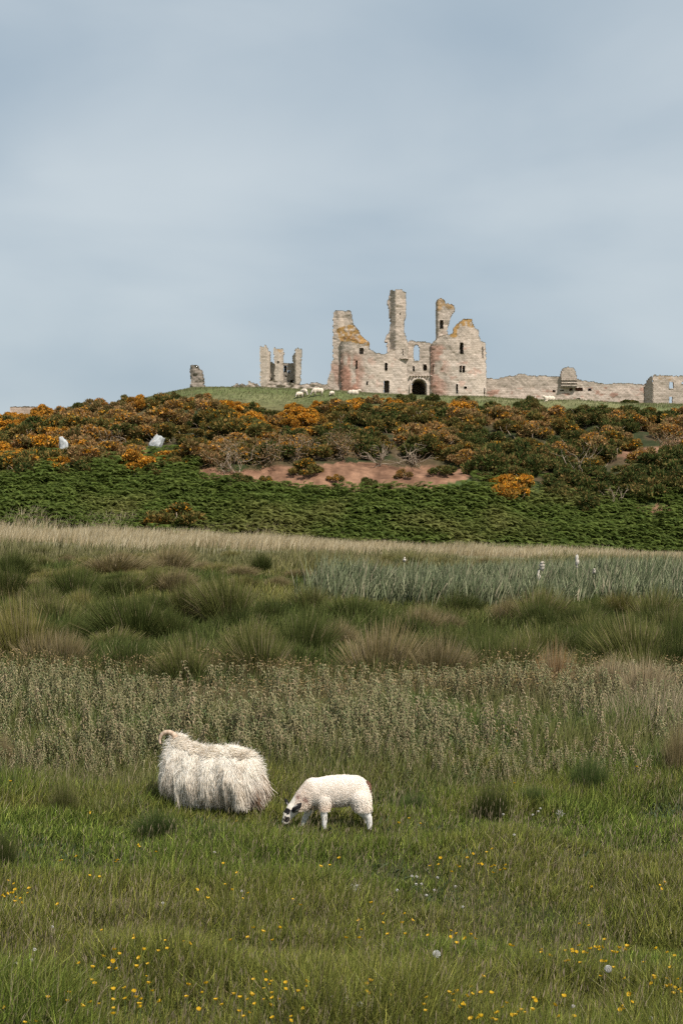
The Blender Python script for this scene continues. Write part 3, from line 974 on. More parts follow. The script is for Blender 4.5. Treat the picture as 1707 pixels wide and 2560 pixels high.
def build_gorse():
    protos = {}
    for i, kd in enumerate(('green', 'olive', 'brown', 'orange')):
        protos[kd] = [bush_proto(kd, 300 + i * 10 + j) for j in range(4)]
    r = np.random.default_rng(12)
    cand = []
    Yr = 112.5
    while Yr < 149.5:
        half = .215 * Yr + 1.5
        x = -half
        while x < half:
            cand.append((x + r.normal() * .5, Yr + r.normal() * .55))
            x += 1.98 * (.75 + .5 * r.random())
        Yr += 2.25
    made = []
    for (x, y) in cand:
        z = float(land_h(x, y))
        px, py = to_px(x, y, z)
        u, v = px / K, py / K
        if not (-60 < u < 1630): continue
        low = np.interp(u, [-60, 0, 150, 300, 450, 540, 600, 800, 1050, 1075, 1200, 1330, 1420, 1568, 1700], [1098, 1098, 1100, 1104, 1084, 1066, 1074, 1054, 1058, 1085, 1166, 1176, 1160, 1140, 1138])
        hi = np.interp(u, [-60, 0, 130, 250, 400, 480, 600, 750, 850, 960, 1100, 1230, 1450, 1568, 1700], [950, 950, 942, 925, 917, 924, 936, 930, 919, 919, 923, 928, 943, 949, 952])
        if v > low or v < hi: continue
        if soil_mask(np.array([x]), np.array([y]))[0] and r.random() < .95: continue
        bad = False
        for (a, b, c, d) in STONES_PX:
            if a - 12 < u < b + 12 and c + 8 < v < d + 8: bad = True
        if bad: continue
        nv = vnoise(u / 70., v / 22., 5)
        near_o = min(((u - a) / c) ** 2 + ((v - 22 - b) / d) ** 2 for a, b, c, d in ORANGE_SPOTS)
        rgt = sstep(1050, 1250, u)
        if near_o < 1.3: kd = 'orange'
        elif nv < .33 + .22 * rgt: kd = 'green'
        elif nv < .47 + .12 * rgt: kd = 'olive'
        else: kd = 'brown' if r.random() < .72 else ('orange' if r.random() < .5 and u < 1100 else 'olive')
        if v > 1085 and kd in ('brown', 'olive'): kd = 'green'
        sc = .95 + .60 * r.random()
        if kd == 'orange': sc *= .85
        if v < hi + 12: sc *= .55
        elif v < hi + 28: sc *= .78
        made.append((x, y, z, u, v, kd, sc))
    print("gorse bushes", len(made))
    for (x, y, z, u, v, kd, sc) in made:
        ms = protos[kd][r.integers(0, 4)]
        o = empty('gorse_bush', (x, y, z - .12), r.random() * 6.28)
        o.rotation_euler = (r.normal() * .16, r.normal() * .16, r.random() * 6.28)
        o.scale = (sc * (.95 + .4 * r.random()), sc * (.9 + .25 * r.random()), sc * (.78 + .42 * r.random()))
        w_ = where(u)
        h = 'high on the bank' if v < 990 else ('halfway up the bank' if v < 1050 else 'low on the bank')
        tag(o, f"{LOOK[kd]} gorse bush {h} {w_}", 'bush', f"{LOOK[kd]} gorse bushes {h} {w_}")
        for nm, me in ms.items(): link(nm, me, o)
    # single shrubs that stand apart
    def single(sx, sy, kd, sc, label, name='gorse_bush', **kw):
        x, y, z = ground_hit(sx * K, sy * K)
        o = empty(name, (x, y, z - .1), 1.0)
        o.scale = (sc[0], sc[0], sc[1])
        tag(o, label, 'bush')
        for nm, me in bush_proto(kd, 777 + int(sx), **kw).items(): link(nm, me, o)
    single(392, 1210, 'olive', (1.9, 1.45), "lone dark olive shrub standing in the bracken above the pale grass", 'shrub', dens=3600)
    single(700, 1092, 'olive', (1.25, 1.0), "rounded olive bush sitting on the bare red earth bank")
    single(540, 1112, 'green', (1.15, .7), "low dark green bush at the left end of the red earth bank")
    single(1012, 1088, 'green', (1.0, .8), "dark green bush at the right end of the red earth bank")
    single(612, 1112, 'olive', (.55, .6), "small olive bush on the left part of the bare red earth")
    single(768, 1104, 'brown', (.6, .55), "small faded brown bush in the middle of the bare red earth")
    single(846, 1118, 'green', (.5, .6), "small green bush at the lower edge of the red earth, right of its middle")
    single(925, 1098, 'brown', (.65, .6), "small brown bush on the right part of the bare red earth")
    single(1172, 1150, 'orange', (1.2, 1.5), "tall yellow-orange flowering gorse at the right foot of the bank")
    single(335, 1088, 'orange', (1.35, 1.3), "brightest orange flowering gorse beneath the big lichened boulder")
    single(150, 1078, 'orange', (1.3, .8), "orange flowering gorse at the foot of the white standing stone")
    single(1218, 932, 'green', (.55, 1.0), "small windswept brown bush on the skyline below the curtain wall")
    single(1445, 922, 'green', (.9, .5), "small dark bush in front of the curtain wall's low doorway")


build_gorse()


def dead_shrub(sx, sy, hgt, label, seed, name='dead_shrub', twigs=True):
    x, y, z = ground_hit(sx * K, sy * K)
    r = np.random.default_rng(seed)
    o = empty(name, (x, y, z - .05))
    tag(o, label, 'dead bush')
    V, F = [], []
    tips = []
    def grow(p, d, rad, n, lvl):
        pts, rd = [], []
        for s in range(n):
            pts.append(p.copy()); rd.append(rad * (1 - .6 * s / n))
            p = p + d * hgt * .15
            d = (d + Vector(r.normal(size=3) * .28) + Vector((0, 0, .06))).normalized()
            if lvl < 2 and s > 0 and r.random() < .75:
                grow(p.copy(), (d + Vector(r.normal(size=3) * .8)).normalized(), rad * .55, 4, lvl + 1)
        pts.append(p.copy()); rd.append(rad * .3)
        tube(pts, rd, 4, V, F)
        if lvl >= 1: tips.extend(pts[1:])
    for k in range(5):
        an = r.random() * 6.28
        grow(Vector((0, 0, -.1)), Vector((math.cos(an) * .7, math.sin(an) * .7, .9)).normalized(), .055, 5, 0)
    V = np.array([tuple(v) for v in V])
    obj('branches', V, np.array(F), M_WOOD, o, col=lerp(np.array([.23, .175, .125]), np.array([.38, .30, .22]), r.random((len(V), 1))))
    if twigs:
        T = np.array([tuple(v) for v in tips])
        idx = r.integers(0, len(T), 900)
        p = T[idx] + r.normal(size=(900, 3)) * .13 * hgt
        d = rand_dirs(900, r, .3)
        P = np.stack([p - d * .08, p, p + d * .1], 1)
        V2, F2 = ribbons(P, np.full((900, 3), .05) * np.array([.6, 1, .3]), nrm(np.cross(d, rand_dirs(900, r))))
        c = np.array(PAL['dead'])[r.integers(0, 5, 900)]
        obj('twigs', V2, F2, M_BUSH, o, col=rep_col(np.repeat(c[:, None, :], 3, 1), 3))


dead_shrub(545, 1090, 2.3, "pale dead twiggy shrub with a forked trunk, left of the red earth bank", 1)
for k, (sx, sy, h, lab) in enumerate([
        (620, 1066, 1.5, "tangle of bare grey branches on the left rim of the red earth bank"),
        (680, 1062, 1.5, "bare brown branches hanging over the red earth, left of the rounded olive bush"),
        (790, 1056, 1.6, "tangle of bare branches above the middle of the red earth bank"),
        (868, 1070, 1.4, "bleached bare branches sprawling on the right half of the red earth"),
        (950, 1068, 1.5, "bare twisted branches on the right rim of the red earth bank"),
        (1335, 1096, 1.9, "pale leafless forked branches among the lower green gorse at right"),
        (1545, 1045, 1.4, "brown bare branches by the sandy scar at the right edge"),
        (252, 1035, 1.5, "grey bare branches left of the big lichened boulder"),
        (1415, 1160, 1.1, "short pale dead stem sticking out of the bracken at right")]):
    dead_shrub(sx, sy, h, lab, 20 + k, 'bare_branches', twigs=(k in (0, 1, 2, 6)))

# ------------------------------------------------------------------ rocks
def rock(name, label, sx, sy, w, h, d, seed, boxy=.5, lean=0.0, lich=None, tone=(.56, .57, .57), sink=.15):
    x, y, z = ground_hit(sx * K, sy * K)
    r = np.random.default_rng(seed)
    nu, nv = 40, 26
    a, b = np.meshgrid(np.linspace(0, 2 * PI, nu, endpoint=False), np.linspace(-PI / 2 + .04, PI / 2 - .04, nv), indexing='ij')
    D = np.stack([np.cos(b) * np.cos(a), np.cos(b) * np.sin(a), np.sin(b)], -1)
    q = np.sum(np.abs(D) ** (2 + 6 * boxy), -1) ** (-1 / (2 + 6 * boxy))
    D = D * q[..., None]
    # flat fracture planes
    for k in range(13):
        n = rand_dirs(1, r)[0]; off = .58 + .34 * r.random()
        t = (D @ n - off); D = D - np.where(t > 0, t, 0)[..., None] * n * 1.0
    n1 = np.array([mnoise.noise(Vector(tuple(p * 1.6 + seed))) for p in D.reshape(-1, 3)]).reshape(nu, nv)
    n2 = np.array([mnoise.noise(Vector(tuple(p * 5.5 + seed))) for p in D.reshape(-1, 3)]).reshape(nu, nv)
    D = D * (1 + .20 * n1 + .09 * n2)[..., None]
    V = D * np.array([w / 2, d / 2, h / 2]) + np.array([0, 0, h / 2 - sink])
    V[..., 0] += V[..., 2] * lean
    col = np.array(tone) * (1 + .5 * n2 + .35 * n1)[..., None]
    if lich is not None:
        kx = sstep(.0, .25, n1 + .5 * n2 + lich(V))
        col = lerp(col, np.array([.50, .28, .11]), (kx * .75)[..., None])
    V = V.reshape(-1, 3)
    i, j = np.meshgrid(np.arange(nu), np.arange(nv - 1), indexing='ij')
    A = (i * nv + j).ravel(); B = (((i + 1) % nu) * nv + j).ravel()
    F = [np.stack([A, B, B + 1, A + 1], 1), np.array([np.arange(nu) * nv + nv - 1])]
    o = obj(name, V, F, M_ROCK, None, col=col.reshape(-1, 3))
    o.location = (x, y, z)
    tag(o, label, 'rock')


rock('standing_stone', "tall upright white stone slab between orange gorse on the left of the bank", 149, 1050, .66, 1.75, .5, 3, .75, -.03, tone=(.42, .43, .42))
rock('boulder', "big white boulder with an orange lichened top, above the brightest gorse", 353, 1042, 1.25, 1.7, .9, 11, .35, .22, lich=lambda V: -.35 + .4 * (V[..., 2] > 1.2) - V[..., 0] * .5, tone=(.42, .425, .415))
rock('boulder', "small round grey boulder left of the white standing stone", 84, 1050, .75, .55, .6, 5, .2, tone=(.34, .32, .30))
rock('boulder', "low pale rounded boulder against the foot of the standing stone", 128, 1060, .8, .55, .6, 6, .2, tone=(.36, .345, .32))
rock('boulder', "little pale stone half hidden in gorse between the two white stones", 257, 1024, .36, .35, .3, 7, .2, tone=(.36, .345, .32))

# ------------------------------------------------------------------ bracken
def build_bracken():
    NP_ = 11
    r = np.random.default_rng(31)
    n = 60000
    y = 108.6 + 19 * r.random(n) ** 1.15; x = (r.random(n) * 2 - 1) * (.225 * y + 1)
    z = land_h(x, y)
    px, py = to_px(x, y, z); u, v = px / K, py / K
    topb = np.interp(u, [-100, 0, 150, 300, 450, 520, 570, 720, 850, 1000, 1070, 1150, 1300, 1450, 1568, 1700], [1070, 1070, 1070, 1078, 1066, 1112, 1118, 1122, 1130, 1128, 1124, 1132, 1142, 1128, 1114, 1112])
    k = (v > topb + (vnoise(x, y, 4) - .5) * 14 - 34 * (r.random(n) < .16) * ((u < 440) | (u > 1080))) & ~soil_mask(x, y)
    foot = np.interp(u, [-100, 0, 340, 700, 1070, 1568, 1700], [112.3, 112.0, 110.5, 109.6, 109.2, 108.9, 108.8]) + (vnoise(x * .5, y * 0, 9) - .5) * 2.0
    k &= y > foot - .9 * (r.random(len(y)) < .25)
    x, y, z, u = x[k], y[k], z[k], u[k]
    m = 26000
    if len(x) > m: x, y, z, u = x[:m], y[:m], z[:m], u[:m]
    n = len(x)
    print("bracken fronds", n)
    L_ = (.40 + .45 * r.random(n)) * (.65 + .7 * vnoise(x * .5, y * .5, 14))
    ph = r.normal(size=n) * .9 - .5             # mostly leaning right with the wind
    dx, dy = np.cos(ph) * .85, np.sin(ph) * .85 - .2
    el = .95 + .7 * r.random(n)
    lift = np.clip(.15 + .6 * r.random(n), 0, 1) * .9 * (.55 + .9 * vnoise(x * .45, y * .45, 15))
    t = np.linspace(0, 1, NP_)
    P = np.zeros((n, NP_, 3))
    for j, tt in enumerate(t):
        run = L_ * (tt * .75 + .25 * tt * tt); rise = L_ * el * (tt * .55 - .52 * tt * tt)
        P[:, j] = np.stack([x + dx * run, y + dy * run, z + lift * .85 + rise], 1)
    P0 = np.stack([x, y, z], 1)
    # stalk
    Vs, Fs = ribbons(np.stack([P0, P[:, 0]], 1), np.full((n, 2), .02), np.tile(np.array([[1., 0, 0]]), (n, 1)))
    base = lerp(np.array([.115, .160, .034]), np.array([.185, .225, .052]), r.random((n, 1)))
    tone = fbm(x * .18, y * .18, 19, 3)[:, None]
    base = lerp(base, np.array([.23, .23, .07]), sstep(.52, .75, tone))
    base *= 1.04 * (.72 + .56 * r.random((n, 1)))
    vs = [Vs]; fs = [Fs]; cs = [rep_col(np.repeat((base * .9)[:, None, :], 2, 1), 2)]
    nv = len(Vs)
    for j in range(0, NP_):
        q = P[:, j]
        tang = nrm(P[:, min(j + 1, NP_ - 1)] - P[:, max(j - 1, 0)])
        sd = nrm(np.cross(tang, np.array([0, 0, 1.])))
        ln = L_ * .36 * (1 - t[j]) ** .8 + .03
        for sg in (-1, 1):
            tip = q + (sd * sg * .92 + tang * .42) * ln[:, None] + np.array([0, 0, -1]) * (ln * .02)[:, None]
            PP = np.stack([q, tip], 1)
            wd = (L_ * .095)[:, None] * np.array([1.0, .3])
            V, F = ribbons(PP, wd, tang)
            vs.append(V); fs.append(F + nv); nv += len(V)
            cs.append(rep_col(np.repeat((base * (.9 + .25 * t[j]))[:, None, :], 2, 1), 2))
    o = obj('bracken_foliage', np.concatenate(vs), np.concatenate(fs), M_FERN, col=np.concatenate(cs))
    tag(o, "dense green bracken covering the foot of the bank", 'bracken', kind='stuff')


build_bracken()

# ------------------------------------------------------------------ grasses of the marsh and pasture
def blades(x, y, hgt, wid, croot, ctip, r, wind=(.12, .0), bend=.45, K_=3, z0=None, face=True, splay=.35):
    n = len(x)
    z = land_h(x, y) if z0 is None else z0
    az = r.random(n) * 2 * PI
    out = np.stack([np.cos(az), np.sin(az)], 1) * (splay * r.random(n))[:, None] + np.array(wind)
    t = np.linspace(0, 1, K_)
    P = np.zeros((n, K_, 3))
    for j, tt in enumerate(t):
        lat = out * (hgt * (tt * .5 + bend * tt * tt))[:, None]
        P[:, j, 0] = x + lat[:, 0]; P[:, j, 1] = y + lat[:, 1]
        P[:, j, 2] = z - .02 + hgt * (tt - .28 * bend * tt * tt * np.linalg.norm(out, axis=1) * 2)
    sa = r.normal(size=n) * .7          # blade faces scatter about the view but any direction occurs
    side = np.stack([np.cos(sa), np.sin(sa), np.zeros(n)], 1)
    prof = np.interp(t, [0, .5, .85, 1], [.85, 1.0, .6, .08])
    V, F = ribbons(P, wid[:, None] * prof[None, :], side)
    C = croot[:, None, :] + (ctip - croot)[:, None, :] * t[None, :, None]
    return V, F, rep_col(C, K_)


def join(parts):
    vs, fs, cs, n = [], [], [], 0
    for V, F, C in parts:
        vs.append(V); fs.append(F + n); cs.append(C); n += len(V)
    return np.concatenate(vs), np.concatenate(fs), np.concatenate(cs)


def pick(r, pal, n, jit=.25):
    p = np.array(pal)
    return p[r.integers(0, len(p), n)] * (1 + jit * (r.random((n, 1)) * 2 - 1))


def scatter(r, n, y0, y1, power=1.0, margin=1.0, k=.215):
    """points over the view wedge; power < 1 crowds them towards y0"""
    t = r.random(n)
    # area-uniform would be y ~ sqrt; crowd the near side so that near ground stays dense
    y = y0 * (y1 / y0) ** (t ** power)
    x = (r.random(n) * 2 - 1) * (k * y + margin)
    return x, y


def build_pasture():
    r = np.random.default_rng(41)
    parts = []
    x, y = scatter(r, 640000, 9.0, 20.5, .95, 2.0)
    px, py = to_px(x, y, land_h(x, y)); u, v = px / K, py / K
    tall = fbm(x * .9, y * .9, 61, 3); pat = fbm(x * .45, y * .7, 62, 4); fine = vnoise(x * 3.2, y * 3.2, 63)
    keep = r.random(len(x)) < .45 + .9 * fine
    for (sx, sy, rx, ry) in ((290, 2278, .45, .35), (1500, 2305, .12, .12)):
        gx, gy, _ = ground_hit(sx, sy)
        keep &= (((x - gx) / rx) ** 2 + ((y - gy) / ry) ** 2 > .8 + .4 * r.random(len(x))) | (r.random(len(x)) < .12)
    x, y, tall, pat, fine, u, v = [a[keep] for a in (x, y, tall, pat, fine, u, v)]
    n = len(x)
    h = (.07 + .11 * r.random(n)) * (.50 + 1.25 * sstep(.3, .75, tall))
    gx_, gy_, _ = ground_hit(812, 2073)
    h *= 1 - .55 * (np.abs(x - gx_ - .05) < .62) * (y < gy_ + .3) * (y > gy_ - 1.1)
    h *= 1 + .5 * sstep(14, 11, y) + .25 * sstep(17.6, 19, y)
    w = (.0034 + .0032 * r.random(n)) * (1 + .25 * (y > 15))
    green = pick(r, [(.088, .132, .022), (.120, .160, .032), (.064, .100, .018), (.155, .178, .050)], n, .65)
    olive = pick(r, [(.138, .144, .036), (.185, .172, .050), (.100, .112, .028)], n, .65)
    straw = pick(r, [(.30, .25, .14), (.25, .185, .105), (.34, .29, .18)], n)
    k1 = sstep(.40, .62, pat + .12 * (r.random(n) - .5) + .13 * sstep(15, 10.5, y))[:, None]
    c = lerp(green, olive, k1 * .70) * np.array([.99, .93, .76]) * np.exp(r.normal(size=(n, 1)) * .40)
    s = r.random(n) < .045 + .07 * sstep(.5, .7, pat)
    c[s] = straw[s]
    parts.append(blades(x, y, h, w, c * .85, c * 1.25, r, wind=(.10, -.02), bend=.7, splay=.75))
    # taller flowering grass stems with feathery heads
    m = 6500
    x, y = scatter(r, int(m * 1.5), 9.3, 20, .9, 2.0)
    k = vnoise(x * .6, y * .6, 66) > .38
    x, y = x[k], y[k]; m = len(x)
    h = .20 + .16 * r.random(m)
    c = pick(r, [(.21, .165, .095), (.16, .135, .070), (.26, .20, .135)], m)
    V, F, C = blades(x, y, h, np.full(m, .0028), c * .7, c, r, wind=(.12, -.02), bend=.5, splay=.4)
    parts.append((V, F, C))
    tipc = (V.reshape(m, 3, 2, 3)[:, 2].mean(1)); mid = V.reshape(m, 3, 2, 3)[:, 1].mean(1)
    dr = nrm(tipc - mid)
    P = np.stack([tipc - dr * .03, tipc - dr * .008, tipc + dr * .012], 1)
    V2, F2 = ribbons(P, np.full((m, 3), .0055) * np.array([.5, 1, .2]), np.tile([[1., 0, 0]], (m, 1)))
    parts.append((V2, F2, rep_col(np.repeat(c[:, None, :] * 1.1, 3, 1), 3)))
    # broad low leaves (docks, clover, plantain) in patches
    m = 26000
    x, y = scatter(r, int(m * 1.5), 9.3, 19, .9, 2.0)
    k = vnoise(x * .8, y * .8, 67) > .60
    x, y = x[k], y[k]; m = len(x)
    c = pick(r, [(.075, .105, .042), (.095, .125, .060), (.060, .085, .035)], m)
    parts.append(blades(x, y, .05 + .06 * r.random(m), .016 + .016 * r.random(m), c, c, r, bend=1.0, splay=1.5))
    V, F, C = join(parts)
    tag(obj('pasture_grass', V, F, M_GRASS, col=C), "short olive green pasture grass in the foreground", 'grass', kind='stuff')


def build_rank_grass():
    """the tall rank grass and herbs behind the animals"""
    r = np.random.default_rng(42)
    parts = []
    x, y = scatter(r, 190000, 17.0, 29.5, 1.0, 2.2)
    pat = fbm(x * .5, y * .5, 72, 4); tall = fbm(x * .8, y * .8, 73, 3)
    edge = 17.9 + (fbm(x * .5, x * 0, 74, 3) - .5) * 2.2 - .5 * (x < -1.95) + .5 * ((x > -1.95) & (x < .5))
    keep = (y > edge) & (r.random(len(x)) < .35 + .9 * vnoise(x * 2.5, y * 2.5, 75))
    x, y, pat, tall, edge = [a[keep] for a in (x, y, pat, tall, edge)]
    n = len(x)
    h = (.16 + .26 * r.random(n)) * (.55 + .9 * tall) * (.58 + .62 * sstep(0, 2.4, y - edge)) * (1 - .35 * sstep(25, 29, y))
    w = .0055 + .005 * r.random(n)
    green = pick(r, [(.088, .128, .024), (.118, .152, .034), (.066, .098, .020), (.150, .170, .055)], n, .4)
    olive = pick(r, [(.150, .150, .045), (.200, .180, .066), (.115, .125, .034)], n, .4)
    straw = pick(r, [(.30, .245, .145), (.25, .19, .115), (.36, .29, .19)], n)
    c = lerp(green, olive, (sstep(.42, .6, pat) * .8)[:, None])
    far = sstep(24.5, 28, y + (pat - .5) * 3)
    c = lerp(c, lerp(olive, straw, .55), (far * .75)[:, None])
    rgt = sstep(2.9, 4.4, x) * sstep(20.5, 23, y)
    s = r.random(n) < .07 + .75 * rgt
    c[s] = straw[s]
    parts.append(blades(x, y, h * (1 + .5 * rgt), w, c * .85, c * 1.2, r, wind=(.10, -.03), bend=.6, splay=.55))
    # brown sedge heads along the back of the band
    m = 20000
    y = 25.8 + 5.0 * r.random(m) ** 1.1; x = (r.random(m) * 2 - 1) * (.215 * y + 1)
    k = vnoise(x * .35, y * .35, 77) > .30
    x, y = x[k], y[k]; m = len(x)
    h = .38 + .22 * r.random(m)
    c = pick(r, [(.24, .165, .075), (.20, .145, .06), (.28, .20, .11), (.15, .125, .05)], m)
    g = pick(r, [(.075, .085, .03)], m)
    V, F, C = blades(x, y, h, np.full(m, .007), g, c, r, bend=.25, splay=.3)
    parts.append((V, F, C))
    tip = V.reshape(m, 3, 2, 3)[:, 2].mean(1)
    d = rand_dirs(m, r, .4)
    P = np.stack([tip - d * .018, tip + d * .018], 1)
    V2, F2 = ribbons(P, np.full((m, 2), .014), nrm(np.cross(d, rand_dirs(m, r))))
    parts.append((V2, F2, rep_col(np.repeat(c[:, None, :] * 1.15, 2, 1), 2)))
    V, F, C = join(parts)
    tag(obj('rank_grass', V, F, M_GRASS, col=C), "tall rank green and straw grass behind the two sheep", 'grass', kind='stuff')


def build_marsh_cover():
    r = np.random.default_rng(43)
    parts = []
    x, y = scatter(r, 165000, 28.5, 92, 1.05, 2.5)
    pat = fbm(x * .16, y * .10, 82, 4); tall = fbm(x * .35, y * .22, 83, 4)
    keep = r.random(len(x)) < .45 + .8 * vnoise(x * 1.1, y * 1.1, 84)
    x, y, pat, tall = [a[keep] for a in (x, y, pat, tall)]
    n = len(x)
    nearp = 1 - sstep(42, 56, y)
    h = (.16 + .24 * r.random(n)) * (.30 + 1.6 * tall) * (1 + .25 * nearp)
    w = .010 + .00028 * y
    yel = pick(r, [(.165, .158, .044), (.215, .190, .060), (.130, .132, .036)], n, .4)
    dk = pick(r, [(.062, .084, .018), (.045, .064, .014), (.088, .106, .026)], n, .4)
    br = pick(r, [(.20, .175, .080), (.26, .22, .115), (.15, .140, .056)], n)
    c = lerp(dk, yel, (sstep(.40, .60, pat) * (1 - .88 * nearp))[:, None]) * (1 - .12 * nearp)[:, None]
    back = sstep(72, 84, y + (pat - .5) * 16)
    c = lerp(c, br, (back * .75)[:, None])
    s = r.random(n) < .05
    c[s] = br[s] * 1.2
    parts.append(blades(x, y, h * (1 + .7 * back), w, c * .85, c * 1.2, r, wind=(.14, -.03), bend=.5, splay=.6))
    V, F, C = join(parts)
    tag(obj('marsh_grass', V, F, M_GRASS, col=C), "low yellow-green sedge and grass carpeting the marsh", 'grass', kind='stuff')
    # pale dead grass at the foot of the bracken
    x, y = scatter(r, 105000, 82, 113.5, .8, 2.5)
    px, py = to_px(x, y, land_h(x, y)); u = px / K
    foot = np.interp(u, [-100, 0, 340, 700, 1070, 1568, 1700], [113.5, 113.3, 111.8, 110.9, 110.4, 110.0, 110.0])
    start = np.interp(u, [-100, 0, 400, 600, 900, 1568, 1700], [93, 93, 95, 96, 97, 100, 100]) + (vnoise(x * .2, y * .1, 85) - .5) * 12
    keep = (y < foot) & (y > start) & (r.random(len(x)) < .35 + 1.0 * vnoise(x * .5, y * .4, 86))
    x, y, u = x[keep], y[keep], u[keep]
    n = len(x)
    h = (.45 + .5 * r.random(n)) * np.interp(u, [0, 700, 1568], [1.05, .95, .6]) * (.6 + .7 * vnoise(x * .4, y * .3, 87))
    c = pick(r, [(.50, .41, .26), (.43, .34, .20), (.56, .48, .33), (.34, .27, .15)], n)
    c = lerp(c, pick(r, [(.22, .175, .085)], n), sstep(.5, .7, fbm(x * .15, y * .12, 88, 3))[:, None] * .7)
    V, F, C = blades(x, y, h, np.full(n, .026), c * .9, c * 1.1, r, wind=(.22, -.03), bend=.6, splay=.35)
    tag(obj('dead_grass', V, F, M_GRASS, col=C), "pale straw coloured dead grass along the foot of the bracken", 'grass', kind='stuff')
    # hilltop turf
    x, y = scatter(r, 60000, 138, 175, .6, 3)
    px, py = to_px(x, y, land_h(x, y)); u, v = px / K, py / K
    lim = np.interp(u, [-100, 300, 400, 600, 850, 1100, 1568], [1, 925, 915, 925, 915, 920, 932])
    keep = (v < lim + 8) & (u > 330)
    x, y = x[keep], y[keep]; n = len(x)
    c = lerp(pick(r, [(.12, .135, .05), (.15, .15, .065)], n), pick(r, [(.30, .26, .15)], n), (r.random((n, 1)) < .2) * .8)
    V, F, C = blades(x, y, .10 + .16 * r.random(n), np.full(n, .05), c, c * 1.1, r, wind=(.2, 0))
    tag(obj('hilltop_grass', V, F, M_GRASS, col=C), "wind-blown green grass on top of the hill in front of the castle", 'grass', kind='stuff')


def build_reeds():
    r = np.random.default_rng(44)
    n = 7600
    y = 56.5 + 12.5 * r.random(n); x = (r.random(n)) * 18 - 2.2
    u = to_px(x, y, 0)[0] / K
    left = 700 + (y - 56.5) * 5 + (vnoise(y * .6, y * 0, 5) - .5) * 50
    front = 56.6 + (vnoise(x * .6, x * 0, 6) - .5) * 2.5 + .8 * sstep(1300, 1500, u)
    k = (u > left - 25) & (u < 1680) & (y > front) & (r.random(n) < .4 + 1.0 * vnoise(x * .8, y * .8, 7)) & (r.random(n) < .12 + .88 * sstep(-25, 150, u - left))
    x, y = x[k], y[k]
    # each shoot is a fan of flat leaves
    q = 4
    x = np.repeat(x, q) + r.normal(size=len(x) * q) * .05; y = np.repeat(y, q) + r.normal(size=len(y) * q) * .05
    n = len(x)
    h = (.70 + .75 * r.random(n)) * (.62 + .62 * vnoise(x * .55, y * .55, 8))
    c = pick(r, [(.150, .172, .085), (.195, .210, .115), (.085, .105, .050), (.26, .26, .15)], n, .45)
    s = r.random(n) < .07
    c[s] = pick(r, [(.34, .29, .19)], int(s.sum()))
    V, F, C = blades(x, y, h, .030 + .020 * r.random(n), c * .85, c * 1.1, r, wind=(.16, 0), bend=.5, K_=4, splay=.55)
    tag(obj('reed_leaves', V, F, M_GRASS, col=C), "broad bed of blue-green reedmace leaves in the marsh", 'reeds', kind='stuff')
    # the fluffy seed heads one can count
    specs = [(928, 1285, .10, "small white fluffy reedmace head at the left part of the reed bed", .8, 0), (1244, 1300, .20, "top-heavy fluffy reedmace head, taller of the close pair", 1.25, 1),
             (1236, 1322, .30, "slim fluffy reedmace head, lower of the close pair", .8, 0), (1324, 1288, .30, "tall spindle-shaped white reedmace head right of the pair", 1.0, 2),
             (1363, 1312, .12, "short round white reedmace head, rightmost in the reed bed", 1.05, 3)]
    for sx, sy, ln, lab, fat, sd in specs:
        Y = 60.0
        xx, zz = to_world(sx * K, sy * K, Y)
        g = float(land_h(np.array([xx]), np.array([Y]))[0])
        o = empty('reedmace', (xx, Y, g)); tag(o, lab, 'reedmace', 'reedmace seed heads above the reed bed')
        V, F = [], []
        tube([(0, 0, 0), (.02, 0, .6), (0, 0, zz - g)], [.014, .012, .010], 6, V, F)
        V = np.array([tuple(v) for v in V])
        obj('stem', V, np.array(F), M_WOOD, o, col=np.tile([.30, .28, .17], (len(V), 1)))
        V, F = [], []
        rs = np.random.default_rng(sd)
        nn = 9
        pts = [(.012 * math.sin(k * 1.7), .01 * math.cos(k), zz - g - ln * (k / (nn - 1) - .5) * 1.6) for k in range(nn)]
        rd = [fat * .066 * (math.sin(PI * (k + .5) / nn) ** .6) * (.75 + .5 * rs.random()) * (1.3 if (sd == 1 and k < 4) else 1) for k in range(nn)]
        tube(pts, rd, 10, V, F)
        V = np.array([tuple(v) for v in V]) + rs.normal(size=(len(V), 3)) * .006
        hd = obj('seed_head', V, np.array(F), M_FLUFF, o, col=lerp(np.array([.50, .43, .34]), np.array([.66, .60, .52]), rs.random((len(V), 1))), smooth=True)


# ------------------------------------------------------------------ rush tussocks
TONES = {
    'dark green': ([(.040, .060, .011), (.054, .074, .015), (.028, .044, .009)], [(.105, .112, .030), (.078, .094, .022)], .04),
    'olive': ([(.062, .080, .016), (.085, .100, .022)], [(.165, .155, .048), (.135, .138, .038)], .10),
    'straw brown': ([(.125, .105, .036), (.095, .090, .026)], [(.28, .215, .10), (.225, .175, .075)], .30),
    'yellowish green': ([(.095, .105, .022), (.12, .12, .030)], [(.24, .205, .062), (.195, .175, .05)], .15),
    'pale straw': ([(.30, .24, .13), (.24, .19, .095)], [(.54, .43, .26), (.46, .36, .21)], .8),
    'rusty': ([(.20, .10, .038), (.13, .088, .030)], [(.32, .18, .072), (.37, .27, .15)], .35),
    'fresh green': ([(.046, .076, .016), (.062, .094, .021)], [(.085, .118, .030), (.11, .136, .042)], .03),
}


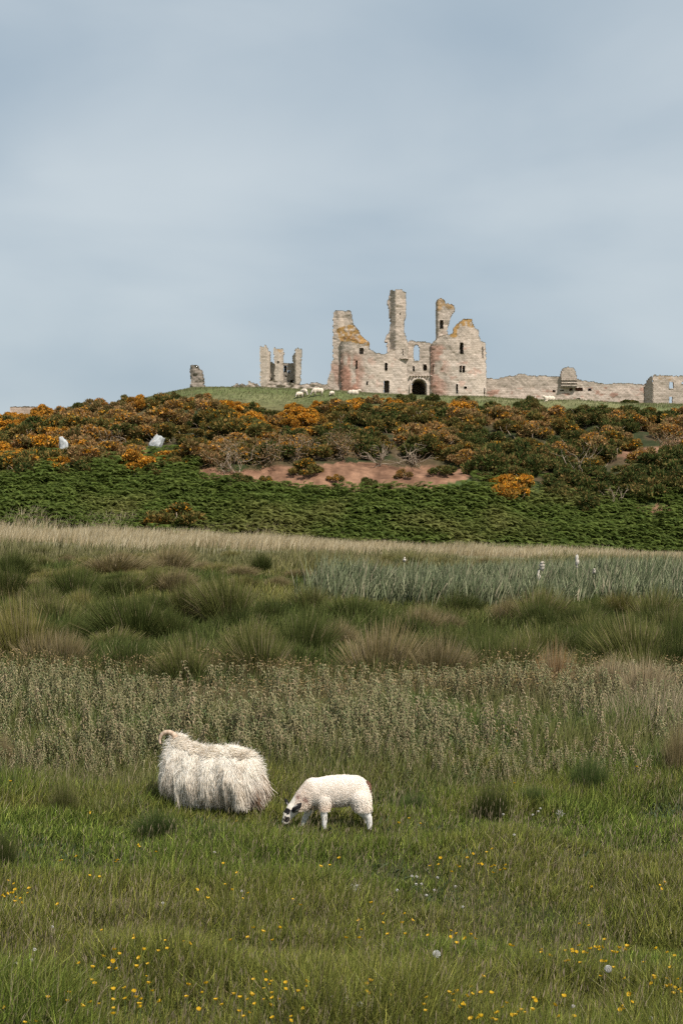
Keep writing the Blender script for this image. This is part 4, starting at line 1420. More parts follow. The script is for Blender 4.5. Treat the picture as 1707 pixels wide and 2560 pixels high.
def tussock_mesh(tone, seed, R=.55, H=.85, nb=620, wid=.012):
    r = np.random.default_rng(seed)
    root, tip, dead = TONES[tone]
    a = r.random(nb) * 2 * PI
    q = np.sqrt(r.random(nb))
    bx, by = np.cos(a) * q * R * .55, np.sin(a) * q * R * .55
    out = q * (.55 + .5 * r.random(nb))
    h = H * (.50 + .50 * r.random(nb) ** .8) * (1 - .25 * q)
    t = np.linspace(0, 1, 4)
    P = np.zeros((nb, 4, 3))
    aa = a + r.normal(size=nb) * .35
    for j, tt in enumerate(t):
        lat = R * out * (.40 * tt + .55 * tt * tt)
        P[:, j, 0] = bx + np.cos(aa) * lat + .10 * H * tt * tt
        P[:, j, 1] = by + np.sin(aa) * lat
        P[:, j, 2] = h * (tt - .22 * out * tt * tt) - .05
    flop = r.random(nb) < .06
    P[flop, 3, 2] -= h[flop] * .45; P[flop, 3, 0] += np.cos(aa[flop]) * .12
    sa = r.normal(size=nb) * .8
    side = np.stack([np.cos(sa), np.sin(sa), np.zeros(nb)], 1)
    V, F = ribbons(P, np.full((nb, 4), wid) * np.array([1, 1, .8, .2]), side)
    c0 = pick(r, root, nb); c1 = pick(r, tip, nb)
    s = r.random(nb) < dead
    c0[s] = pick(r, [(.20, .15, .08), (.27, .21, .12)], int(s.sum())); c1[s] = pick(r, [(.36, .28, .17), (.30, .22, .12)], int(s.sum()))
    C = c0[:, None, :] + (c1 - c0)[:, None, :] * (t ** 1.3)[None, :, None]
    return make_mesh('rush_blades', V, F, M_GRASS, col=rep_col(C, 4))


TUSS = [  # base centre u, base v, width, height (in 1568-wide pixels), tone, label (None: grouped by place)
    (165, 1395, 150, 80, 'dark green', "dark rush tussock left of the middle marsh, behind the darkest one"),
    (20, 1385, 130, 80, 'dark green', "dark rush tussock cut by the left edge, far row"),
    (520, 1440, 170, 105, 'olive', "broad olive rush tussock just left of the reed bed's corner"),
    (430, 1430, 120, 85, 'olive', "smaller olive rush tussock touching the broad one's left side"),
    (300, 1492, 230, 115, 'dark green', "widest and darkest rush tussock, left of centre"),
    (120, 1450, 160, 70, 'olive', "straggly olive rush tussock left of the widest dark one"),
    (45, 1555, 190, 150, 'yellowish green', "big yellowish rush tussock at the left edge"),
    (150, 1560, 120, 90, 'straw brown', "strawy rush tussock beside the big yellowish one"),
    (270, 1325, 190, 45, 'straw brown', "low strawy rush tussock far back on the left"),
    (30, 1330, 110, 55, 'dark green', "far dark rush tussock at the left edge, behind the row"),
    (600, 1320, 70, 45, 'dark green', "small isolated dark rush tussock left of the reed bed"),
    (390, 1320, 130, 55, 'straw brown', "pale brown rush tussock far back, left of the small isolated one"),
    (1238, 1452, 170, 85, 'olive', "rounded olive rush tussock in front of the reed bed"),
    (1505, 1448, 150, 80, 'olive', "rush tussock at the right end of the reed bed's front"),
    (1050, 1425, 120, 60, 'dark green', "flattish dark rush tussock against the reed bed's front"),
    (700, 1530, 170, 110, 'dark green', "tall dark rush tussock in the middle of the marsh"),
    (590, 1570, 190, 110, 'olive', "olive rush tussock left of the central dark one, nearer row"),
    (880, 1590, 250, 130, 'straw brown', "wide straw-tipped rush tussock in the centre of the near row"),
    (1010, 1590, 160, 110, 'straw brown', "straw-tipped rush tussock right of the wide central one"),
    (1130, 1560, 170, 90, 'dark green', "dark rush tussock behind the rusty one"),
    (1275, 1608, 120, 110, 'rusty', "rusty brown rush tussock with tall pale stalks"),
    (1330, 1540, 180, 80, 'dark green', "dark spreading rush tussock right of the rusty one"),
    (1450, 1560, 210, 120, 'olive', "tall olive rush tussock in the right part of the near row"),
    (1550, 1545, 150, 110, 'dark green', "dark rush tussock at the right edge of the near row"),
    (1400, 1620, 170, 90, 'pale straw', "bleached straw tussock leaning right of the rusty one"),
    (1480, 1650, 150, 110, 'pale straw', "pale straw tussock behind the nettles at right"),
    (1558, 1800, 95, 120, 'straw brown', "tall straw tussock at the right edge beside the nettles"),
    (1350, 1835, 110, 85, 'fresh green', "fresh green tussock at the front of the nettles, right"),
    (1128, 1882, 120, 75, 'dark green', "dark rush tussock alone in the pasture right of the lamb"),
    (1220, 1860, 100, 50, 'fresh green', "small soft green tussock between the dark lone one and the nettles"),
    (950, 1880, 110, 50, 'fresh green', "low green tussock just behind the lamb's tail"),
    (360, 1925, 150, 60, 'fresh green', "dense fresh green tussock below the woolly ewe"),
    (490, 1945, 110, 45, 'fresh green', "low green tussock between the ewe and the lamb"),
    (5, 2005, 110, 85, 'dark green', "dark green tussock cut by the left edge of the pasture"),
    (8, 1790, 60, 85, 'straw brown', "tall straw tussock at the left edge behind the ewe"),
    (150, 1880, 90, 75, 'olive', "thin olive tussock in the grass left of the ewe"),
    (800, 1440, 160, 60, 'dark green', "low dark rush tussock at the reed bed's left front"),
    (420, 1580, 150, 85, 'olive', "olive rush tussock between the widest dark one and the near row"),
]


def build_tussocks():
    r = np.random.default_rng(45)
    cache = {}
    def get(tone, near):
        k = (tone, near, r.integers(0, 3))
        if k not in cache:
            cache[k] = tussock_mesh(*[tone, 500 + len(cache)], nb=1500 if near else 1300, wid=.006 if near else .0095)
        return cache[k]
    def place(u, v, w, h, tone, label, group=None, y=None):
        if y is None:
            x, y, z = ground_hit(u * K, v * K)
        else:
            x = (u * K - CX) / FPX * y; z = float(land_h(np.array([x]), np.array([y]))[0])
        m = y / (FPX / K)
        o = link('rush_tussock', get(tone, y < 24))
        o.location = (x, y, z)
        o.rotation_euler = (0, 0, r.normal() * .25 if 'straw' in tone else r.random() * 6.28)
        sr = w * m * .80 / 1.9 / .55; sh = h * m * 1.65 / .85
        o.scale = (sr, sr * .9, sh)
        tag(o, label, 'tussock', group)
    for t in TUSS: place(*t)
    # the rest of the rushes, in rows behind one another
    tones = ['dark green', 'olive', 'olive', 'straw brown', 'dark green', 'yellowish green']
    spots = []
    n = 0
    while n < 150:
        y = 29.5 * (88 / 29.5) ** r.random()
        x = (r.random() * 2 - 1) * (.21 * y + .6)
        u = to_px(x, y, 0)[0] / K
        if y > 55.5 and y < 71 and u > 660: continue
        if u > 1600 or u < -30: continue
        if any(((x - a) ** 2 + ((y - b) * .6) ** 2) < .66 ** 2 for a, b in spots): continue
        if vnoise(np.array([x * .12]), np.array([y * .12]), 91)[0] < .36 and r.random() < .7: continue
        spots.append((x, y)); n += 1
        tone = ['dark green', 'dark green', 'olive', 'olive', 'straw brown', 'dark green'][r.integers(0, 6)] if y < 52 else tones[r.integers(0, 6)] if y < 66 else ['straw brown', 'olive', 'yellowish green'][r.integers(0, 3)]
        hm = (.46 + .30 * r.random()) * (1 if y < 60 else .7); wm = 1.0 + .9 * r.random()
        side = 'left of the reed bed' if u < 660 and y > 48 else ('behind the reed bed' if y > 71 else ('in front of the reed bed' if y > 42 else 'in the near rows of the marsh'))
        lr = 'on the left' if u < 520 else ('in the middle' if u < 1050 else 'on the right')
        if side == 'left of the reed bed': lr = 'far back' if y > 66 else 'midway'
        place(u, 0, wm * FPX / K / y, hm * FPX / K / y, tone, f"{tone} rush tussock {side}, {lr}", f"{tone} rush tussocks {side}, {lr}", y=y)


# ------------------------------------------------------------------ nettles
def nettle_mesh(seed, H=.85):
    r = np.random.default_rng(seed)
    V, F = [], []
    bend = r.normal(size=2) * .13
    pos = lambda t: np.array([bend[0] * t * t, bend[1] * t * t, H * t])
    tube([tuple(pos(t)) for t in (0, .35, .7, 1)], [.006, .005, .004, .002], 4, V, F)
    V = np.array([tuple(v) for v in V]); F = np.array(F)
    C = lerp(np.array([.075, .085, .035]), np.array([.20, .155, .09]), np.clip(V[:, 2:3] / H, 0, 1))
    vs, fs, cs = [V], [F], [C]; nv = len(V)
    nodes = np.linspace(.16, 1.0, 15)
    green = np.array([(.115, .145, .060), (.145, .170, .080), (.090, .118, .046)])
    buff = np.array([(.29, .215, .120), (.235, .18, .096), (.35, .27, .165), (.175, .155, .075), (.13, .14, .062)])
    for k, t in enumerate(nodes):
        nl = 3 if t < .5 else 6
        a0 = r.random() * 6.28
        for q in range(nl):
            a = a0 + q * 2 * PI / nl + r.normal() * .25
            tassel = t > .42 and q % 2 == 1
            ln = (.095 if not tassel else .07) * (1.2 - .55 * t) * (.6 + .7 * r.random())
            o = np.array([math.cos(a), math.sin(a), 0])
            p = pos(t)
            dz = -.35 if not tassel else -.75
            P = np.stack([p, p + o * ln * .55 + np.array([0, 0, .012]), p + o * ln + np.array([0, 0, dz * ln])])[None]
            sd = np.array([[-o[1], o[0], .25]])
            wd = np.array([[.008, .030 if not tassel else .016, .003]]) * (1.1 - .45 * t)
            vv, ff = ribbons(P, wd, nrm(sd))
            mixk = np.clip((t - .30) / .35 + r.normal() * .25, 0, 1)
            c = lerp(green[r.integers(0, 3)], buff[r.integers(0, 5)], mixk if not tassel else max(mixk, .6))
            vs.append(vv); fs.append(ff + nv); nv += len(vv); cs.append(np.tile(c, (len(vv), 1)))
    return make_mesh('nettle_stalk', np.concatenate(vs), np.concatenate(fs), M_GRASS, col=np.concatenate(cs))


def build_nettles():
    r = np.random.default_rng(46)
    protos = [nettle_mesh(600 + k) for k in range(9)]
    dens = [(250, 1700, 190, 70), (480, 1660, 140, 60), (60, 1720, 120, 70), (700, 1700, 120, 70), (870, 1760, 140, 90), (960, 1690, 150, 90), (1100, 1690, 130, 90), (1230, 1710, 120, 90), (1400, 1720, 120, 80), (1190, 1650, 100, 50)]
    n = 0; pts = []
    while n < 300:
        y = 18.7 + 7.5 * r.random() ** 1.1
        x = (r.random() * 2 - 1) * (.20 * y)
        z = float(land_h(np.array([x]), np.array([y]))[0])
        px, py = to_px(x, y, z + .7); u, v = px / K, py / K
        d = min(((u - a) / c) ** 2 + ((v - b) / e_) ** 2 for a, b, c, e_ in dens)
        if d > 1.1 and r.random() < .85: continue
        if 350 < u < 900 and y < 19.6: continue
        if any((x - a) ** 2 + (y - b) ** 2 < .011 for a, b in pts): continue
        pts.append((x, y)); n += 1
        o = link('nettle', protos[r.integers(0, 9)])
        o.location = (x, y, z - .03); o.rotation_euler = (r.normal() * .10, .06 + r.normal() * .12, r.random() * 6.28)
        s = (.55 + .45 * r.random()) * (.50 + .50 * sstep(18.7, 21.3, y))
        o.scale = (s * 1.15, s * 1.15, s)
        where_ = 'behind and left of the woolly ewe' if u < 370 else ("behind the woolly ewe's back" if u < 640 else ('behind the lamb' if u < 860 else ('in the thick stand right of the lamb' if u < 1150 else 'among the straw grass on the right')))
        row = 'near row' if y < 21.3 else ('middle rows' if y < 23.8 else 'back rows')
        lab = f"buff-topped flowering nettle stalk {where_}, {row}"
        tag(o, lab, 'nettle', f"nettle stalks {where_}, {row}")
    # the green understorey of the same stand and what cannot be counted
    m = 2600
    parts_v, parts_f, parts_c, nv = [], [], [], 0
    arr = []
    for p in protos:
        vv = np.zeros(len(p.vertices) * 3, np.float32); p.vertices.foreach_get('co', vv)
        ff = np.zeros(len(p.polygons) * 4, np.int32); p.loops.foreach_get('vertex_index', ff)
        cc = np.zeros(len(p.vertices) * 4, np.float32); p.color_attributes['Col'].data.foreach_get('color', cc)
        arr.append((vv.reshape(-1, 3), ff.reshape(-1, 4), cc.reshape(-1, 4)[:, :3]))
    cnt = 0
    while cnt < m:
        y = 18.9 + 8.6 * r.random(); x = (r.random() * 2 - 1) * (.215 * y + .8)
        if vnoise(np.array([x * .5]), np.array([y * .5]), 93)[0] < .38: continue
        if -2.0 < x < .6 and y < 19.4: continue
        cnt += 1
        v, f, c = arr[r.integers(0, 9)]
        s = (.36 + .54 * r.random()) * (.55 + .45 * float(sstep(18.9, 21.0, y))); a = r.random() * 6.28
        R = np.array([[math.cos(a), -math.sin(a), 0], [math.sin(a), math.cos(a), 0], [0, 0, 1]])
        g = float(land_h(np.array([x]), np.array([y]))[0])
        parts_v.append((v * s * np.array([1.3, 1.3, 1])) @ R.T + np.array([x, y, g - .03])); parts_f.append(f + nv); parts_c.append(c * np.array([.9, 1.0, .9])); nv += len(v)
    tag(obj('nettle_undergrowth', np.concatenate(parts_v), np.concatenate(parts_f), M_GRASS, col=np.concatenate(parts_c)), "shorter tangled nettles filling the stand behind the animals", 'undergrowth', kind='stuff')


build_pasture()
build_rank_grass()
build_marsh_cover()
build_reeds()
build_tussocks()
build_nettles()

# ------------------------------------------------------------------ animals
import bmesh


def _ico(sub=3):
    bm = bmesh.new()
    bmesh.ops.create_icosphere(bm, subdivisions=sub, radius=1.0)
    V = np.array([v.co[:] for v in bm.verts]); F = np.array([[v.index for v in f.verts] for f in bm.faces])
    bm.free()
    return V, F


ICO = _ico(3)


def ball(c, r):
    r = np.array(r if hasattr(r, '__len__') else (r, r, r), float)
    return (np.array(c, float), r)


def chain(*pts, n=7):
    """pts: (centre, radius) pairs; spheres strung between them"""
    out_ = []
    for (p0, r0), (p1, r1) in zip(pts[:-1], pts[1:]):
        for t in np.linspace(0, 1, n):
            r0_ = np.array(r0 if hasattr(r0, '__len__') else (r0,) * 3, float); r1_ = np.array(r1 if hasattr(r1, '__len__') else (r1,) * 3, float)
            out_.append((lerp(np.array(p0, float), np.array(p1, float), t), lerp(r0_, r1_, t)))
    return out_


def body_mesh(name, balls, voxel=.012, it=8):
    """one continuous skin round all the balls"""
    V, F, n = [], [], 0
    for c, r in balls:
        V.append(ICO[0] * r + c); F.append(ICO[1] + n); n += len(ICO[0])
    me = make_mesh(name + '_shape', np.concatenate(V), np.concatenate(F), None)
    o = bpy.data.objects.new('body_shape', me); COL.objects.link(o)
    m = o.modifiers.new('r', 'REMESH'); m.mode = 'VOXEL'; m.voxel_size = voxel; m.use_smooth_shade = True
    s = o.modifiers.new('s', 'SMOOTH'); s.factor = .5; s.iterations = it
    dg = bpy.context.evaluated_depsgraph_get()
    dg.update()
    res = bpy.data.meshes.new_from_object(o.evaluated_get(dg))
    bpy.data.objects.remove(o); bpy.data.meshes.remove(me)
    res.name = name
    return res


def mesh_arrays(me):
    V = np.zeros(len(me.vertices) * 3, np.float32); me.vertices.foreach_get('co', V)
    me.calc_loop_triangles()
    T = np.zeros(len(me.loop_triangles) * 3, np.int32); me.loop_triangles.foreach_get('vertices', T)
    Nn = np.zeros(len(me.vertices) * 3, np.float32); me.vertices.foreach_get('normal', Nn)
    return V.reshape(-1, 3), T.reshape(-1, 3), Nn.reshape(-1, 3)


def set_col(me, col, mat):
    a = me.color_attributes.get("Col") or me.color_attributes.new("Col", 'FLOAT_COLOR', 'POINT')
    c = np.ones((len(me.vertices), 4), np.float32); c[:, :3] = col
    a.data.foreach_set("color", c.ravel())
    me.materials.clear(); me.materials.append(mat)


def surf_points(me, n, r, keep=None):
    V, T, Nn = mesh_arrays(me)
    a, b, c = V[T[:, 0]], V[T[:, 1]], V[T[:, 2]]
    w = np.linalg.norm(np.cross(b - a, c - a), axis=1)
    if keep is not None:
        w = w * keep((a + b + c) / 3)
    i = r.choice(len(T), n, p=w / w.sum())
    u = r.random((n, 2)); f = u.sum(1) > 1; u[f] = 1 - u[f]
    p = a[i] + (b[i] - a[i]) * u[:, :1] + (c[i] - a[i]) * u[:, 1:]
    nn = nrm(Nn[T[i, 0]] * (1 - u.sum(1))[:, None] + Nn[T[i, 1]] * u[:, :1] + Nn[T[i, 2]] * u[:, 1:])
    return p, nn


def locks(p, d0, d1, length, width, c0, c1, r, K_=5, wave=.25, face=None):
    n = len(p)
    t = np.linspace(0, 1, K_)
    P = np.zeros((n, K_, 3)); P[:, 0] = p
    wv = rand_dirs(n, r)
    ph = r.random(n) * 6.28
    for j in range(1, K_):
        tt = t[j]
        d = nrm(d0 * (1 - tt) + d1 * tt + wv * (wave * np.sin(ph + tt * 7))[:, None])
        P[:, j] = P[:, j - 1] + d * (length / (K_ - 1))[:, None]
    ref = rand_dirs(n, r) if face is None else face + .30 * rand_dirs(n, r)
    side = nrm(np.cross(P[:, 2] - P[:, 0], ref))
    wd = width[:, None] * np.interp(t, [0, .3, .7, 1], [.8, 1, .75, .12])[None]
    V, F = ribbons(P, wd, side)
    C = c0[:, None, :] + (c1 - c0)[:, None, :] * (t ** 1.6)[None, :, None]
    return V, F, rep_col(C, K_)


def build_ewe():
    r = np.random.default_rng(51)
    gx, gy, gz = ground_hit(533, 2037)
    yaw = math.radians(-15)
    root = empty('ewe', (gx, gy, gz), yaw)
    tag(root, "long-haired cream woolly ewe with a curled horn, standing with its head turned away", 'sheep')
    B = [ball((-.36, 0, .48), (.17, .19, .23)), ball((-.2, 0, .45), (.2, .225, .245)), ball((0, 0, .445), (.22, .24, .235)), ball((.2, 0, .45), (.21, .245, .24)), ball((.34, 0, .42), (.165, .205, .235)),
         ball((-.30, 0, .58), (.18, .16, .135)), ball((.40, 0, .36), (.12, .17, .2))]
    B += chain(((-.36, 0, .60), .13), ((-.42, .10, .68), .095), ((-.45, .17, .70), .075))
    B += chain(((-.45, .18, .70), (.07, .08, .07)), ((-.46, .29, .58), .042))
    for sx, sy in ((-.30, -.11), (-.27, .11)):
        B += chain(((sx, sy, .36), .075), ((sx, sy, .2), .04), ((sx - .01, sy, .02), .03))
    for sx, sy in ((.27, -.13), (.33, .12)):
        B += chain(((sx, sy, .40), .12), ((sx + .03, sy, .26), .065), ((sx + .08, sy, .2), .042), ((sx + .06, sy, .02), .03))
    me = body_mesh('ewe_body', B, .013, 6)
    V, T, Nn = mesh_arrays(me)
    col = np.tile(np.array([.80, .72, .62]), (len(V), 1))
    leg = (V[:, 2] < .2)
    k = vnoise(V[:, 0] * 30, V[:, 2] * 30, 1)
    col[leg] = np.where(k[leg][:, None] > .5, np.array([.05, .04, .035]), np.array([.42, .34, .25]))
    col[V[:, 2] < .05] = (.03, .025, .02)
    face = (V[:, 1] > .2) & (V[:, 0] < -.35)
    col[face] = np.where(vnoise(V[face][:, 0] * 25, V[face][:, 2] * 25, 2)[:, None] > .5, np.array([.04, .035, .03]), np.array([.72, .66, .6]))
    set_col(me, col, M_SKIN)
    link('body', me, root)
    # the fleece: long locks falling from a parting along the back
    def keep(p): return (p[:, 2] > .23) * ~((p[:, 1] > .17) & (p[:, 0] < -.38))
    n = 46000
    p, nn = surf_points(me, n, r, keep)
    topness = np.clip(nn[:, 2], 0, 1)
    low = 1 - sstep(.28, .55, p[:, 2])
    ln = (.055 + .05 * r.random(n)) * (1 - .35 * topness) + .075 * (1 - topness) * low * (.6 + .8 * r.random(n))
    # neighbouring locks clump
    cl = np.stack([vnoise(p[:, 0] * 22, p[:, 2] * 9 + p[:, 1] * 14, 3) - .5, vnoise(p[:, 0] * 22, p[:, 2] * 9 + p[:, 1] * 14, 4) - .5, np.zeros(n)], 1)
    sweep = np.stack([.12 + .55 * sstep(.05, .4, p[:, 0]) * r.random(n), np.zeros(n), np.zeros(n)], 1)
    d0 = nrm(nn * (.42 + .30 * topness)[:, None] + np.array([0, 0, -.55]) + sweep * .6 + cl * .55)
    d1 = nrm(nn * .10 + np.array([0, 0, -1.0]) + sweep * .5 + cl * .8 + r.normal(size=(n, 3)) * .05)
    up = (topness > .75)
    d1[up] = nrm(nn[up] * .3 + np.array([.5, 0, -.2]) + cl[up] * 1.5 + r.normal(size=(int(up.sum()), 3)) * .2)
    c0 = lerp(np.array([.93, .86, .745]), np.array([.97, .93, .85]), r.random((n, 1)))
    dirt = sstep(.45, .7, fbm(p[:, 0] * 5, p[:, 2] * 3, 5, 3)) * .38 + .40 * low * r.random(n)
    c1 = lerp(c0 * np.array([.97, .93, .88]), np.array([.50, .36, .23]), np.clip(dirt, 0, .9)[:, None])
    st = np.exp(-(((p[:, 0] - .46) / .06) ** 2 + ((p[:, 2] - .29) / .12) ** 2)) * (r.random(n) < .8)
    c1 = lerp(c1, np.array([.13, .062, .028]), np.clip(st * 1.1, 0, 1)[:, None]); c0 = lerp(c0, np.array([.34, .2, .11]), (np.clip(st, 0, 1) * .75)[:, None])
    Vl, Fl, Cl = locks(p, d0, d1, ln, .0038 + .0045 * r.random(n), c0, c1, r, wave=.11, face=nn)
    # fine flyaway hairs that soften the outline
    m = 7000
    q, qn = surf_points(me, m, r, keep)
    cc = lerp(np.array([.80, .72, .62]), np.array([.90, .84, .76]), r.random((m, 1)))
    V2, F2, C2 = locks(q, nrm(qn + r.normal(size=(m, 3)) * .4 + np.array([.1, 0, -.1])), nrm(qn * .5 + np.array([.2, 0, -.7]) + r.normal(size=(m, 3)) * .5), .055 + .05 * r.random(m), np.full(m, .0028), cc, cc, r)
    Vf, Ff, Cf = join([(Vl, Fl, Cl), (V2, F2, C2)])
    obj('fleece', Vf, Ff, M_WOOL, root, col=Cf)
    # horns
    for near in (1, 0):
        pts, rd = [], []
        cxh, czh = -.500, .742
        for k in range(22):
            t = k / 21
            a = math.radians(18 + 195 * t + (60 * t if not near else 0))
            rr = .083 - .008 * t
            pts.append((cxh + rr * math.cos(a) + (.02 if not near else 0), (.035 - .05 * t) if near else (.26 + .04 * t), czh - (0 if near else .11) + rr * math.sin(a) * (1.0 if near else .8)))
            rd.append(lerp(.030, .011, t ** 1.1) * (1 + .05 * math.sin(k * 2.2)))
        Vh, Fh = [], []
        tube(pts, rd, 10, Vh, Fh)
        Vh = np.array([tuple(v) for v in Vh])
        kk = np.repeat(np.linspace(0, 1, 22), 10)
        kk = np.concatenate([kk, [0, 1]])[:len(Vh)]
        ch = lerp(np.array([.60, .46, .34]), np.array([.42, .29, .20]), (np.sin(np.arange(len(Vh)) // 10 * 1.9) * .5 + .5)[:, None])
        obj('horn', Vh, np.array(Fh), M_HORN, root, col=ch, smooth=True)
    # ears and tail
    def leaf(name, p0, p1, w, col, side):
        p0, p1 = np.array(p0), np.array(p1)
        t = np.linspace(0, 1, 7)
        V, F = [], []
        rad = [w * math.sin(PI * (.12 + .86 * a)) ** .7 for a in t]
        ax = nrm((p1 - p0)[None])[0]; s = nrm(np.cross(ax, np.array(side, float))[None])[0]; u = np.cross(s, ax)
        for a, rr in zip(t, rad):
            c = p0 + (p1 - p0) * a
            for q in range(8):
                an = 2 * PI * q / 8
                V.append(c + s * math.cos(an) * rr + u * math.sin(an) * rr * .3)
        for i in range(6):
            for q in range(8):
                F.append((i * 8 + q, i * 8 + (q + 1) % 8, i * 8 + 8 + (q + 1) % 8, i * 8 + 8 + q))
        V = np.array(V)
        return obj(name, V, np.array(F), M_SKIN, root, col=np.tile(np.array(col), (len(V), 1)), smooth=True)
    leaf('ear', (-.44, .13, .73), (-.53, .10, .735), .024, (.78, .72, .64), (0, 1, 0))
    leaf('ear', (-.44, .23, .73), (-.42, .36, .74), .024, (.78, .72, .64), (1, 0, 0))
    m = 900
    tp = np.stack([.50 + .03 * r.random(m), r.normal(size=m) * .028, .44 - .10 * r.random(m)], 1)
    c0 = lerp(np.array([.72, .62, .50]), np.array([.84, .76, .66]), r.random((m, 1)))
    dn = np.tile(np.array([[.25, 0, -1.]]), (m, 1)) + r.normal(size=(m, 3)) * .2
    Vt, Ft, Ct = locks(tp, nrm(dn), nrm(dn), .13 + .09 * r.random(m), np.full(m, .010), c0, lerp(c0, np.array([.30, .17, .09]), r.random((m, 1))), r)
    obj('tail', Vt, Ft, M_WOOL, root, col=Ct)


def build_lamb():
    r = np.random.default_rng(52)
    q = .000704
    X = lambda zx: (zx - 740) * q
    Zz = lambda zy: (970 - zy) * q
    gx, gy, gz = ground_hit(680 + 740 * .17857, 1900 + 970 * .17857)
    root = empty('lamb', (gx, gy, gz), 0)
    tag(root, "short-fleeced white lamb with black ear and face patches, grazing with its head down", 'lamb')
    P = lambda zx, zy, y=0.0: (X(zx), y, Zz(zy))
    B = chain((P(630, 450), (.10, .105, .135)), (P(800, 436), (.11, .116, .148)), (P(1000, 424), (.11, .122, .150)), (P(1170, 410), (.11, .118, .132)), (P(1262, 455), (.080, .106, .120)), n=6)
    B += chain((P(580, 430), (.115, .10, .125)), (P(450, 540, -.01), (.095, .08, .10)), (P(350, 640, -.02), (.075, .066, .078)))
    B += chain((P(300, 680, -.03), (.066, .06, .066)), (P(235, 760, -.045), (.055, .05, .052)), (P(195, 850, -.06), (.036, .034, .034)), n=5)
    for pts in (((735, 540, -.055, .075), (728, 650, -.072, .050), (728, 740, -.08, .036), (732, 810, -.08, .032), (735, 945, -.08, .023)),
                ((590, 600, .07, .08), (540, 700, .075, .05), (490, 780, .075, .034), (455, 860, .075, .029), (425, 955, .075, .023)),
                ((1235, 540, -.07, .105), (1255, 640, -.08, .085), (1290, 720, -.085, .055), (1345, 790, -.085, .036), (1355, 850, -.085, .030), (1358, 965, -.085, .025)),
                ((1210, 560, .07, .10), (1225, 650, .08, .075), (1250, 730, .08, .048), (1300, 800, .08, .034), (1312, 860, .08, .028), (1316, 965, .08, .024))):
        B += chain(*[(P(a, b, c), d) for a, b, c, d in pts], n=5)
    me = body_mesh('lamb_body', B, .008, 9)
    V, T, Nn = mesh_arrays(me)
    zx = V[:, 0] / q + 740; zy = 970 - V[:, 2] / q
    col = lerp(np.array([.82, .75, .67]), np.array([.86, .81, .75]), fbm(V[:, 0] * 20, V[:, 2] * 20, 4, 3)[:, None])
    tan = (1 - sstep(420, 640, zx)) * .36 + sstep(560, 660, zy) * (zx > 500) * (zx < 1150) * .45
    col = lerp(col, np.array([.66, .50, .37]), np.clip(tan, 0, .6)[:, None])
    lw = (zy > 690) & (zx > 400)
    col[lw] = np.array([.82, .77, .71])
    hd = (zx < 330)
    col[hd] = np.array([.78, .69, .58])
    wob = (vnoise(V[:, 0] * 70, V[:, 2] * 70, 8) - .5) * 26
    BL = np.array([.018, .016, .016])
    for (a, b, ra, rb) in ((212, 696, 52, 38), (208, 812, 54, 40), (165, 660, 28, 16), (172, 900, 34, 14)):
        m = ((zx + wob - a) / ra) ** 2 + ((zy + wob - b) / rb) ** 2 < 1
        col[m & (V[:, 1] < .02)] = BL
    m = (zx > 205) & (zx < 226) & (zy > 690) & (zy < 712)
    for (a, b, s) in ((370, 505, 30), (460, 535, 34), (490, 560, 20)):
        w = np.exp(-(((zx - a) / s) ** 2 + ((zy - b) / s) ** 2)) * (V[:, 1] < 0)
        col = lerp(col, np.array([.30, .13, .09]), (w * .75)[:, None])
    col[zy > 945] = (.10, .08, .065)
    set_col(me, col, M_SKIN)
    body = link('body', me, root)
    # short dense wool
    n = 30000
    p, nn = surf_points(me, n, r, lambda c: ((970 - c[:, 2] / q) < 690) * ((c[:, 0] / q + 740) > 330))
    from mathutils.kdtree import KDTree
    kd = KDTree(len(V))
    for i, v in enumerate(V): kd.insert(v, i)
    kd.balance()
    near = np.array([kd.find(a)[1] for a in p])
    c0 = col[near] * np.array([1.1, 1.08, 1.05]) * (.97 + .08 * r.random((n, 1)))
    zyp = 970 - p[:, 2] / q
    ln = (.010 + .008 * r.random(n)) * (1 + .8 * sstep(540, 660, zyp))
    d0 = nrm(nn * .7 + r.normal(size=(n, 3)) * .22 + np.array([.3, 0, -.35]))
    d1 = nrm(nn * .4 + r.normal(size=(n, 3)) * .25 + np.array([.35, 0, -.7]))
    Vw, Fw, Cw = locks(p, d0, d1, ln, .0030 + .002 * r.random(n), c0, c0 * np.array([1.02, 1.0, .98]), r, K_=3, face=nn)
    obj('fleece', Vw, Fw, M_WOOL, root, col=Cw)

    def limb(name, pts, rads, col, flat=1.0, axis=1):
        Vh, Fh = [], []
        tube(pts, rads, 8, Vh, Fh)
        Vh = np.array([tuple(v) for v in Vh])
        c = np.array(pts).mean(0)
        Vh[:, axis] = c[axis] + (Vh[:, axis] - c[axis]) * flat
        o = obj(name, Vh, np.array(Fh), M_SKIN, root, col=np.array(col) if np.ndim(col) == 2 else np.tile(np.array(col), (len(Vh), 1)), smooth=True)
        return o, Vh
    for (pts, rd) in (([P(292, 708, -.080), P(318, 682, -.100), P(352, 648, -.112), P(388, 612, -.116), P(420, 580, -.112)], [.014, .029, .033, .026, .005]),
                      ([P(232, 640, .03), P(212, 612, .05), P(195, 585, .062), P(184, 558, .066)], [.012, .018, .016, .004])):
        o, vh = limb('ear', pts, rd, BL)
        o['label'] = "black ear"
        w = np.sin(vh[:, 0] * 260 + vh[:, 2] * 90) > .93
        c = np.tile(BL, (len(vh), 1)); c[w] = (.55, .5, .45)
        cc = np.ones((len(vh), 4), np.float32); cc[:, :3] = c
        o.data.color_attributes['Col'].data.foreach_set('color', cc.ravel())
    limb('tail', [P(1318, 300, -.02), P(1345, 340, -.03), P(1358, 400, -.035), P(1362, 450, -.035), P(1364, 478, -.035)], [.016, .022, .023, .018, .006], np.array([.15, .075, .05]))
